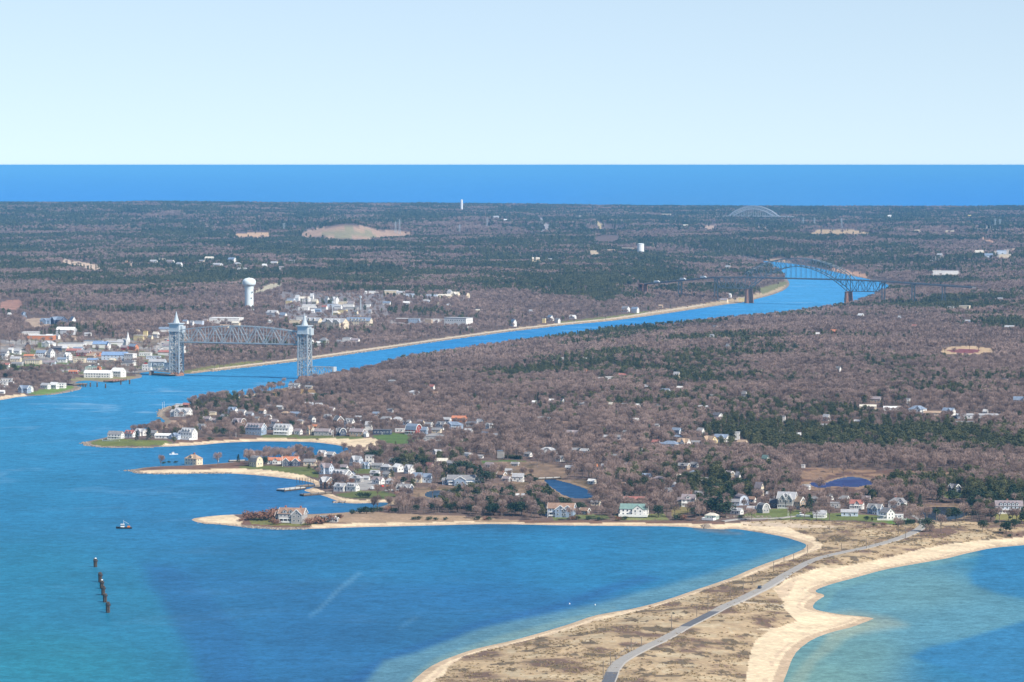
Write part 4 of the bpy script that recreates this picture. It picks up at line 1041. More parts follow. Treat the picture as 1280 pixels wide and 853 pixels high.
HT = """
145,549,21,10,-22,g,w,g,p a.5|white house at the upper point's tip with long grey roof and sunlit gable
163,547,15,9,-30,g,w,r,d2 c|white house with a faded red roof beside the white house at the upper point's tip
176,545,16,9,-35,g,w,l,x.2 d1|white-trimmed house with pale grey roof right of the faded red roof on the upper point
193,546,10,8,-30,g,c,g,c|cream cottage half hidden behind a dark cedar on the upper point
204,548,21,6,-12,g,w,w,low a.4|long low white bungalow behind the beach on the upper point
219,549,14,8,-25,h,p,b,x0|pale blue hip-roofed house left of the big white house on the upper point
236,549,22,14,-32,g,w,l,d3 k W.3|big white two-storey house with a sunlit gable and deck above the upper beach
229,520,23,10,-20,g,w,l,x-.4,.5 p W.3|large white house with twin gables on the knoll above the canal mouth
224,509,9,4,-10,f,w,w,|small white flat-roofed house above the sea wall at the canal mouth
233,509,9,5,-20,g,n,r,|small dark red roofed house on the knoll at the canal mouth
291,517,13,8,-30,g,w,b,x.3|white gabled house with blue-grey roof high on the wooded upper point
303,519,12,7,-35,g,w,g,c|white house with grey roof and chimney beside the blue-roofed gable on the wooded upper point
270,529,10,6,-25,g,t,p,|tan cottage with mauve roof among bare trees on the upper point
266,519,9,4,-10,f,c,c,|low cream outbuilding on the lawn of the wooded upper point
299,532,17,9,-40,b,n,p,x.3|brown gambrel house with white-trimmed window gable in the middle of the upper point
320,543,26,14,-25,g,b,p,d4 E.0|large blue-grey house with four dormers and a sunlit white end above the cove beach
338,537,12,6,-15,g,d,d,low|low dark-walled house right of the large blue-grey house with dormers
335,524,10,6,-35,g,w,g,|white-gabled house in the trees behind the large blue-grey house
354,543,25,13,-22,g,w,l,d3 p c-.3|large white house with porch and dormers on the lawn above the cove beach
344,531,10,7,-30,g,w,p,|small white house behind the large porch house above the cove
357,520,12,6,-35,h,t,t,|small tan hip-roofed house in the woods above the cove
369,520,13,5,-12,g,d,b,low|dark house with blue-grey roof in the woods above the cove
322,526,8,5,-40,g,c,g,|cream cottage deep among the bare trees of the upper point
373,543,11,7,-35,g,w,p,|narrow white cottage with mauve roof beside the large porch house above the cove
388,543,11,11,-40,g,c,n,x0|tall cream house with narrow gables above the middle of the cove beach
394,536,8,5,-25,g,c,o,|small house with a bright orange roof behind the tall cream house
390,528,10,8,-55,g,w,d,|white gable with dark roof in the trees behind the tall cream house
403,544,21,8,-14,g,g,p,low E.15 a.5|long single-storey grey house with mauve roof and white end gable above the cove beach
427,544,12,9,-72,b,d,d,x0|dark blue gambrel-fronted house with a white rounded rim behind the cove lawn
423,533,14,13,-65,g,n,g,c|tall dark brown house with steep white-edged gable behind the cove
437,536,14,13,-35,g,w,g,x-.3 d1|tall white house with stacked gables behind the cove
447,545,20,9,-20,g,t,p,E.2 c.6|wide mauve-roofed tan house at the right end of the cove lawn
458,546,7,6,-60,g,w,w,|little white gable cottage beside the mauve-roofed tan house
461,538,9,11,-12,g,w,l,a.8|narrow upright white two-storey house behind the head of the cove
483,528,14,7,-18,g,w,g,W.2|white house with grey roof on the rise above the green lawn
497,528,13,7,-18,h,w,l,p|white hip-roofed house with glassed porch on the rise above the green lawn
478,543,24,6,-10,f,d,d,low|long dark flat-roofed building on the left of the green lawn
488,516,8,5,-30,g,w,g,|small white house in the woods above the two houses on the rise
500,540,12,3,-6,f,w,w,|low white garage at the top edge of the green lawn
517,543,20,13,-35,b,r,b,p a.75|barn-like house with dark red side, orange-red end and blue roof on the green lawn
530,543,10,9,-20,g,b,b,|narrow blue-grey house beside the barn-like red house
536,534,10,6,-30,g,g,g,|grey shingled house behind the barn-like red house
546,541,13,6,-18,g,c,g,low|low cream house right of the narrow blue-grey house
552,537,15,10,-45,g,w,g,d1|grey-roofed house with a broad bright white gable near the gravel drive
568,537,22,10,-20,h,b,b,x-.5 p|blue-grey hip-roofed cottage with white porch beside the gravel drive
574,527,20,7,-18,g,o,o,c.9|long house with bright orange tile roof at the edge of the bare woods
590,533,15,6,-15,g,g,d,low|dark-roofed grey house right of the orange tile roof
600,532,9,8,-35,g,w,l,|small white two-storey house near the right end of the hillside village
586,541,11,5,-20,g,w,l,low|small white cottage below the dark-roofed grey house
544,550,24,5,-8,f,g,g,low|long flat grey garage below the gravel drive
606,546,12,6,-40,g,w,b,|white cottage with slanting blue roof at the right end of the hillside village
517,494,15,6,-20,h,w,l,|pale-roofed white house in a bare woods gap left of the red-roofed cottage
540,487,8,6,-35,g,w,r,|white cottage with red roof high in the bare woods
544,496,9,7,-30,g,c,n,|cream cottage below the red-roofed cottage in the bare woods
368,486,15,7,-15,g,w,g,d1|white house beside the right foot of the lift bridge
386,486,10,4,-15,g,c,g,low|low cream house at the top of the brown field by the lift bridge
391,495,12,3,-5,f,w,w,|long white flat shed at the end of the brown field
443,506,6,4,-20,g,w,w,|tiny white cottage alone in the bare woods above the cove
490,479,9,4,-15,g,w,g,|tiny white roof in the bare woods right of the lift bridge
336,511,7,5,-30,g,w,g,|white cottage beside the blue-roofed houses near the canal shore
386,507,12,4,-10,g,p,l,low|pale house on the slope below the brown field
399,508,10,4,-20,g,w,l,low|white cottage right of the pale house below the brown field
242,581,23,13,-35,h,c,t,c.0 d1|large cream house with a tan hip roof standing alone on the middle point
320,583,18,13,-48,b,c,g,a.7|pale gambrel house with grey roof and cream end near the round bare tree
343,580,18,8,-8,g,w,o,low x.3|left half of the orange-roofed long house, white walled
363,582,22,11,-8,g,d,o,x-.4,.8 c.9,-.5|dark blue house with bright orange roof and two chimneys behind the middle point lawn
388,582,17,8,-12,g,c,g,low|cream house with flat-pitched grey roof right of the orange roofs
403,571,12,8,-35,g,w,l,x0|small white house with grey roof by the inner shore of the cove
414,573,12,8,-40,g,g,l,|pale grey rounded-gable cottage by the inner shore of the cove
408,592,19,13,-35,g,p,p,c.8 x-.2|pale blue house with mauve roof and tall brown chimney on the middle point
427,601,27,14,-38,g,g,l,d3 E.2|very large pale grey shingled house with long sloping roof at the middle point village
409,610,19,14,-60,g,n,l,x.1|brown house with white-framed front gable above the docks
426,614,18,10,-30,g,w,l,a.7 d1|white house with pale grey roof above the sandy spit
441,614,17,10,-30,g,w,l,d3|white house with three dormers beside the grass above the sandy spit
446,603,18,9,-25,h,g,l,d1|wide pale grey hip-roofed house behind the round shrubs
458,601,9,6,-20,g,w,l,|small white wing house at the turn of the grey drive
446,582,16,12,-38,g,p,l,p x-.4|pale blue house with porch left of the green tennis lawn
462,579,11,10,-10,f,w,l,|white box-like two-storey house with flat grey roof near the dark cedars
457,586,12,8,-30,g,b,b,x0|blue-grey gabled house right of the porch house
472,586,15,7,-15,g,g,g,low|low grey house behind the green shrubs of the village
483,589,15,9,-30,h,g,l,|pale grey hip-roofed house in the middle of the village
498,590,15,10,-55,g,w,w,a.9|bright white barn with steep white roof
512,592,15,11,-50,g,w,l,x.4|white gabled house right of the bright white barn
506,581,12,7,-25,g,c,p,|cream house with mauve roof behind the bright white barn
473,605,16,9,-32,g,w,p,x.4|white house with a peaked mauve roof by the middle point drive
487,605,10,7,-20,h,p,l,|small pale blue house beside the peaked mauve roof
501,604,10,8,-35,g,w,n,|small white house with brown roof near the parked boats
506,616,21,11,-25,g,d,g,x-.4,.5 p|dark blue house with three white-edged gables by the inlet
522,603,13,12,-12,g,c,b,a.8|left half of the paired colonial house, warm cream walls
534,603,12,11,-12,g,p,b,a.8|right half of the paired colonial house, cooler pale walls
577,605,36,11,-6,g,b,g,x0 p E.2 W.2|wide blue-grey house with a white-trimmed central gable above the marsh
627,598,12,8,-40,g,t,n,c|tan house with brown roof left of the white house near the footbridge
636,592,9,6,-20,g,w,l,|small white house behind the footbridge house
633,602,10,6,-25,g,g,p,|grey cottage with mauve roof beside the footbridge house
648,602,16,10,-15,g,w,l,a.7|white two-storey house near the footbridge over the pond
585,573,13,7,-55,b,w,l,|white arched-front cottage among the village trees
600,573,9,4,-15,g,w,g,low|low grey-roofed cottage beside the arched-front cottage
546,568,15,6,-35,g,w,l,x0|white cottage in the trees behind the paired colonial house
552,581,17,8,-12,g,c,c,low|wide cream-roofed house between the two dark tree groups
538,586,9,7,-35,g,c,g,|cream cottage just above the paired colonial house
626,573,9,10,-10,f,g,b,|tall plain grey block house beside the hedge
685,568,24,9,-20,h,w,l,x.3 d1|white hip-roofed cottage right of the small orange tree
719,566,13,6,-15,g,c,g,low|cream low house behind the pond woods
731,568,11,7,-30,g,g,l,|pale grey house right of the low cream house behind the pond woods
645,622,9,4,-20,g,w,w,low|small white house almost buried in the shoreline trees
656,622,8,4,-15,g,w,l,low|second small white roof buried in the shoreline trees, right of the first
366,652,36,17,-12,g,g,n,x.55 d3 c-.6,.6 p W.15|large grey shingled house with brown roof and dormers alone on the lower point
410,652,20,7,-10,g,g,g,low E.2|low grey shingled cottage right of the large house on the lower point
702,644,36,15,-10,g,b,n,x.05,.6 p W.1|large house with brown roof and white-trimmed gables on the long front beach
731,643,13,8,-30,g,n,n,|small brown house right of the large brown-roofed beach house
793,644,37,14,-8,g,w,e,x.35 k W.05|green-roofed white house with glazed gable on the front beach
798,627,37,6,-6,g,t,r,low|long low house with pinkish roof behind the green-roofed beach house
861,633,19,15,-14,g,w,p,p d1 c|white two-storey house with stacked porches above the front beach
851,632,9,10,-20,g,c,p,|narrow cream house pressed against the porch house
890,649,18,8,-30,h,e,c,k|small pale green cabin with cream roof on the sand by the front beach
927,631,18,13,-70,b,p,p,a.8|purple-grey gambrel house with rounded white-rimmed gable
919,632,12,8,-10,g,b,g,low|low blue-grey wing house left of the rounded gambrel
921,643,17,8,-32,g,w,l,d1|white cottage with small dormers in front of the rounded gambrel
940,640,13,7,-15,g,c,l,low|low pale house between the white cottage and the arched gable house
954,641,15,12,-60,b,g,g,a.8|grey house with arched white gable beside the driveway
949,620,12,17,-40,g,c,p,a.7|tall narrow cream house rising from the trees behind the arched gable house
984,635,26,20,-20,g,g,l,x-.3,.45 p d1|tall grey house with stacked white porches beside the bright lawn
1000,636,13,15,-55,g,t,t,a.8|tan-gabled annex at the right of the tall grey house
968,634,11,10,-20,g,n,d,|dark brown house left of the tall grey house with porches
1018,629,11,9,-25,h,c,g,|cream hip-roofed house between dark trees right of the tall grey house
1025,647,18,9,-14,g,w,l,low p a.6|white shore cottage with pale roof beside the stored boat
1044,635,13,7,-6,f,g,l,|plain grey shed-roofed house behind the row of shore cottages
1062,645,22,8,-8,g,p,l,low a.5|long pale blue shore cottage with white roof
1071,636,19,11,-18,g,w,r,x.2 p|white house with dusty red roof behind the pale blue cottage
1094,643,20,13,-28,g,b,g,x.3 d1|blue house with grey roof left of the picket fence house
1109,649,18,14,-60,g,w,g,p a.8|white house with sharp front gable and porches beside the picket fence
1123,648,13,5,-10,f,w,w,k|low white terrace room inside the picket fence
1122,635,24,13,-22,h,w,g,x.6 c-.3|white hip-roofed house half behind trees near the end of the road
1261,641,36,15,-5,g,p,p,d5 c-.1 p win|large white and blue many-windowed house at the right edge of the shore
1193,616,15,11,-60,g,d,d,x0|dark navy house with white-trimmed gable behind its own lawn
957,579,10,10,-45,g,w,e,|white gable with green roof in the woods above the tall cream house
1004,585,5,4,-20,f,w,w,|tiny white box cottage left of the reed-edged marsh pond
740,605,11,6,-35,g,w,w,|small white cabin on the wooded bank of the pond
755,585,7,5,-30,g,p,l,|small pale blue house in the woods above the pond
745,584,5,5,-50,g,o,n,|tiny orange-walled cottage beside the small pale blue house above the pond
808,600,14,8,-35,g,p,b,x0|pale blue gabled house in the trees above the pink-roofed house
824,603,17,8,-25,h,t,p,|tan hip-roofed house in the trees right of the pale blue gable
855,587,15,8,-30,g,t,g,d1|tan house with grey roof in the mid-distance trees
868,584,11,6,-35,g,w,g,|white house with grey roof right of the tan one in the mid-distance trees
868,594,13,6,-25,h,w,b,|white house with blue-grey roof below the mid-distance pair
850,598,9,5,-20,g,c,c,|small cream roof in front of the mid-distance houses
881,602,9,5,-10,f,w,w,|small white flat house beside the dark tree group
842,609,9,6,-30,g,p,l,|pale blue cottage above the dark shoreline trees
912,597,11,8,-55,b,t,p,|tan gambrel cottage behind the dark spruces
923,600,8,10,-50,g,w,l,|narrow tall pale house behind the dark spruces
820,557,11,7,-30,g,w,r,c|white cottage with red roof left of the big blue roof
838,560,27,9,-30,h,w,b,W.2|long hip-roofed house with large pale blue roof on the hillside
855,560,17,12,-35,g,w,t,x.2|white house with a broad tan roof right of the big blue roof
848,549,10,5,-20,g,w,b,|small blue roof behind the tan-roofed house
870,556,14,5,-10,g,c,g,low|low cream house between the tan roof and the cream gable
888,557,18,12,-50,g,y,t,x-.4|yellow-cream house with tall gable on the hillside
902,552,20,9,-25,g,w,b,x.3|white house with blue-grey roof right of the yellow-cream gable
928,557,14,7,-30,g,c,t,|cream house with tan roof at the left end of the green pine belt
921,550,8,10,-10,f,w,w,a.7|small white upright house above the cream tan-roofed one
846,542,14,7,-35,g,p,b,|pale blue house above the hillside row
876,543,10,8,-45,g,w,l,|white house with steep roof above the yellow-cream gable
797,564,12,5,-35,g,p,n,|brown-roofed pale house left of the hillside row
795,528,8,5,-25,g,w,w,|white cottage alone in the bare woods centre
820,534,9,4,-15,g,w,g,|low pale cottage right of the lone white one in the bare woods
772,550,12,6,-20,g,p,g,low|grey low house in the bare woods left of the hillside row
757,549,8,5,-20,g,w,l,|small pale house left of the grey low house in the bare woods
782,543,7,5,-35,g,c,g,|small cream house above the grey low house in the bare woods
715,546,20,8,-25,g,t,p,x.3|tan house with mauve roof deep in the bare woods
707,533,8,6,-30,g,o,n,|orange-walled cottage in the middle of the bare woods
680,525,15,4,-10,g,g,g,low|long dull green-grey roof in the bare woods
726,507,12,4,-15,g,g,g,low|grey roof in the woods left of the yellow cottage row
690,503,8,4,-20,g,w,w,|white cottage in the woods centre, left of the steep white gable
703,503,5,5,-55,g,w,d,|steep tiny white gable in the woods centre
668,505,6,4,-20,g,w,w,|small white roof at the left of the woods centre cottages
764,509,7,6,-40,g,y,c,|yellow cottage in the row of three in the woods
781,509,9,5,-35,g,c,g,|cream cottage in the middle of the row of three in the woods
797,511,8,6,-20,g,w,w,|white cottage at the right of the row of three in the woods
821,509,8,3,-5,f,e,l,|low pale green roof right of the row of three cottages
750,476,9,4,-10,f,w,w,|left part of the long low white pair among the dark pines
762,476,11,5,-10,f,w,w,|right part of the long low white pair among the dark pines
779,472,14,5,-20,g,c,r,|cream house with red roof above the long low white pair
808,487,9,6,-35,g,t,l,|tan house with pale roof in the woods right of centre
832,491,12,5,-30,g,p,b,low|pale blue roof in the woods right of centre
850,488,9,5,-35,g,w,w,|bright white roof right of the pale blue one in the woods
846,473,9,8,-30,g,c,l,|cream house above the bright white roof in the woods
897,524,15,8,-45,g,w,d,W.3 a.8|house with a bright white gable and dark wing in the woods
930,497,7,8,-30,g,w,g,|narrow white house beside the lone dark tree on the hillside
890,497,5,4,-20,g,c,g,|tiny cream cottage left of the narrow white house
880,511,16,4,-8,g,p,l,low|long pale roof above the bright white gable
732,466,4,5,-30,g,o,n,|tiny orange cottage at the edge of the dark pines
731,450,6,3,-20,g,w,l,|tiny white roof above the dark pines
702,450,6,3,-20,g,w,l,|tiny white roof left of the one above the dark pines
890,426,6,8,-30,g,w,l,|narrow white house in the bare woods below the canal bend
894,413,7,6,-55,g,c,g,|pale gable in the bare woods just below the canal bend
910,437,6,7,-50,g,w,l,|narrow pale gable right of the narrow white house below the canal
1085,511,22,5,-8,g,c,c,low|long low cream house at the left of the compound in the woods
1115,513,22,5,-6,g,w,w,low|long low white house in the compound in the woods
1095,503,15,7,-20,g,t,p,|tan house behind the low cream one of the compound
1135,507,6,9,-20,f,w,l,a.8|slender pale house among the compound's dark trees
1147,518,23,11,-30,h,w,b,x.4 p|large white house with pale blue roof at the compound's centre
1166,519,24,5,-6,g,t,t,low|long low tan building right of the large white blue-roofed house
1186,519,17,9,-35,g,w,b,x.5|white gabled building at the right of the compound
1222,522,54,4,-3,f,l,l,low|very long flat pale building in the woods right of the compound
1232,518,7,6,-40,g,w,w,|small white gable behind the very long flat pale building
1205,531,24,4,-5,f,c,g,low|long low pale building in front of the very long flat one
1273,506,14,10,-20,g,p,b,|blue-grey house at the right edge of the woods
1033,526,10,8,-45,g,w,l,|white steep gable in the bare woods left of the compound
980,528,4,8,-20,f,w,l,a.8|slim white house above the green pine belt
1030,534,9,4,-20,g,w,g,low|low white roof below the steep gable in the bare woods
1096,534,6,4,-30,g,c,t,|tiny cream cottage in the woods below the compound
999,545,6,4,-40,g,w,w,|tiny bright white roof at the edge of the green pine belt
977,544,8,5,-40,g,w,g,|small pale roof left of the bright one at the edge of the pine belt
1072,529,9,4,-15,g,t,l,low|low tan house in the woods just below the compound's left end
1048,465,7,7,-40,g,w,g,|small white house in the bare woods left of the cranberry bog
1257,480,9,7,-50,g,w,d,|white house with dark roof in the woods near the right edge
1042,418,9,6,-25,g,r,o,|red-walled house in the bare woods below the arch bridge
1076,398,8,6,-45,g,w,w,|white house in the bare woods nearest below the arch bridge
1022,420,5,4,-20,g,w,w,|tiny white roof left of the red-walled house below the bridge
1143,410,8,4,-30,g,w,r,|small white house with red roof right of the bridge
1124,399,5,4,-25,g,p,l,|tiny pale house right of the bridge pier in the woods
1206,387,15,5,-20,f,c,c,|cream flat-roofed building in the pines right of the bridge
1189,386,10,3,-10,f,w,l,|low white building left of the cream flat-roofed one
1208,403,10,3,-10,g,p,l,low|low pale roof below the cream flat-roofed building
1262,412,13,5,-20,g,t,l,|tan house with pale roof near the right edge pines
1250,377,8,5,-20,g,c,g,|small cream house right of the cream flat-roofed building
1182,344,34,5,-4,f,w,w,|long bright white building beyond the right end of the arch bridge
1175,322,8,5,-30,g,w,l,|white building at the end of the pale slope road
1224,320,12,7,-20,g,c,c,|cream building in the far right hamlet
1236,323,11,6,-10,g,p,b,|blue-roofed building in the middle of the far right hamlet
1252,318,13,5,-8,f,p,u,|long blue-topped building in the far right hamlet
1256,323,16,5,-5,f,c,c,|long cream building at the right of the far right hamlet
1266,315,6,4,-10,g,t,t,|small tan building at the end of the far right hamlet
1187,292,12,4,-5,f,c,c,|pale low building in the far woods near the right edge
1147,290,9,3,-5,f,c,t,|pale low shed in the far woods right of the tan field
1112,273,5,4,-10,g,w,w,|tiny white building on the far ridge right of the silver arch
1212,272,5,3,-10,g,o,y,|tiny bright yellow-orange speck of a building before the far sea
910,338,8,6,-35,g,c,l,|pale building in the woods left of the arch bridge's crown
782,390,11,7,-40,g,w,g,|left of the twin grey-roofed white houses by the canal
794,391,10,7,-35,g,w,b,|right of the twin houses by the canal, with a sunlit cream end
905,378,11,5,-20,g,c,p,low|cream canal-side building left of the bridge pier
912,372,5,5,-30,g,w,w,|tiny white building behind the cream canal-side one
928,377,10,5,-12,f,y,c,low|yellowish low building beside the bridge pier
826,385,6,4,-20,g,t,t,|tan cottage in the woods above the canal towpath
716,399,9,5,-30,g,w,w,|bright white house in the tree line above the canal towpath
688,401,9,7,-60,g,w,b,|white pointed house above the canal towpath
680,404,5,6,-20,f,y,c,|small yellow house left of the pointed house above the towpath
697,404,7,6,-50,g,w,g,|white gable right of the pointed house above the towpath
664,392,6,5,-30,g,w,l,|tiny pale gable in the woods above the towpath
642,408,8,9,-60,g,w,b,|white house with pink-edged gable beside the large white block
252,537,12,7,-30,g,w,g,d1|white dormered house in the grove behind the big white house
259,527,10,6,-25,g,g,p,|grey house with mauve roof in the grove behind the upper beach
281,524,11,6,-40,g,w,g,|white gable under the bare trees of the upper point ridge
312,521,11,6,-25,g,p,g,|pale blue house at the top of the upper point ridge
328,517,10,6,-35,g,w,n,|white house with brown roof at the top of the upper point ridge
350,512,9,5,-20,g,g,l,|grey house below the brown field on the wooded ridge
410,525,11,7,-30,g,w,g,x.2|white cross-gabled house in the trees behind the cove
375,530,11,6,-25,h,c,g,|cream hip-roofed house in the trees above the cove lawn
415,514,9,5,-35,g,w,p,|white house with mauve roof high behind the cove
448,526,10,6,-30,g,p,l,|pale blue house in the trees right of the tall stacked gables
470,520,9,5,-20,g,w,b,|white house with blue roof at the wood edge behind the cove
509,531,11,6,-30,g,w,g,|white house at the wood edge above the green lawn
526,531,10,6,-40,g,c,p,|cream gable at the wood edge behind the barn-like red house
559,528,11,6,-25,g,w,l,|white house left of the bright orange tile roof
612,536,11,7,-35,g,w,g,x.2|white cross-gabled house at the far right of the hillside village
622,548,12,6,-25,g,g,g,|grey-roofed house in the bare trees right of the hillside village
430,588,11,7,-25,g,w,p,|white house with mauve roof left of the tennis lawn porch house
438,596,12,7,-40,g,p,g,|pale blue gable behind the very large grey shingled house
469,595,13,7,-20,g,w,l,d1|white dormered house above the middle point drive
484,597,12,7,-35,g,c,g,|cream house above the middle point drive
492,580,11,7,-45,g,w,g,|white gable among the dark evergreens behind the bright white barn
519,583,11,7,-30,g,g,p,|grey mauve-roofed house among the dark evergreens
564,583,12,7,-25,g,w,g,|white house just behind the wide blue-grey house
612,585,12,7,-30,g,w,p,|white house with mauve roof between the arched cottage and the block house
644,583,10,5,-20,g,t,g,|tan cottage at the edge of the reed marsh
660,571,11,6,-35,g,w,g,|white house beside the small orange tree
700,577,12,7,-30,g,w,g,x.2|white cross-gabled house in the woods above the pond
712,588,10,6,-20,g,g,l,|pale grey house on the wooded bank above the pond
768,574,12,6,-25,g,w,g,|white house in the woods above the small orange-walled cottage
785,585,11,6,-35,g,c,p,|cream house with mauve roof in the woods above the long front beach
776,609,12,6,-20,g,g,n,|grey house with brown roof in the woods behind the front beach
835,618,12,8,-30,g,w,g,d1|white dormered house in the trees left of the porch house
873,622,13,8,-35,g,p,g,x.2|pale blue cross-gabled house in the dark trees right of the porch house
940,628,11,7,-30,g,w,n,|white house with brown roof behind the arched gable house
963,622,11,7,-25,g,p,l,|pale blue house in the trees behind the tall grey house
1008,612,11,6,-30,g,w,l,|white house at the near edge of the purple marsh pond
1036,625,12,8,-35,g,w,g,d1|white dormered house behind the grey shed-roofed house
1055,628,12,8,-25,g,t,g,|tan house behind the dusty red roof
1083,628,12,8,-30,g,w,p,x.2|white house with mauve roof behind the blue house
745,632,13,7,-20,g,c,g,|cream house in the shoreline trees left of the green-roofed beach house
573,410,36,13,-28,f,w,l,win a.55|large white three-storey block on the canal bank woods
"""
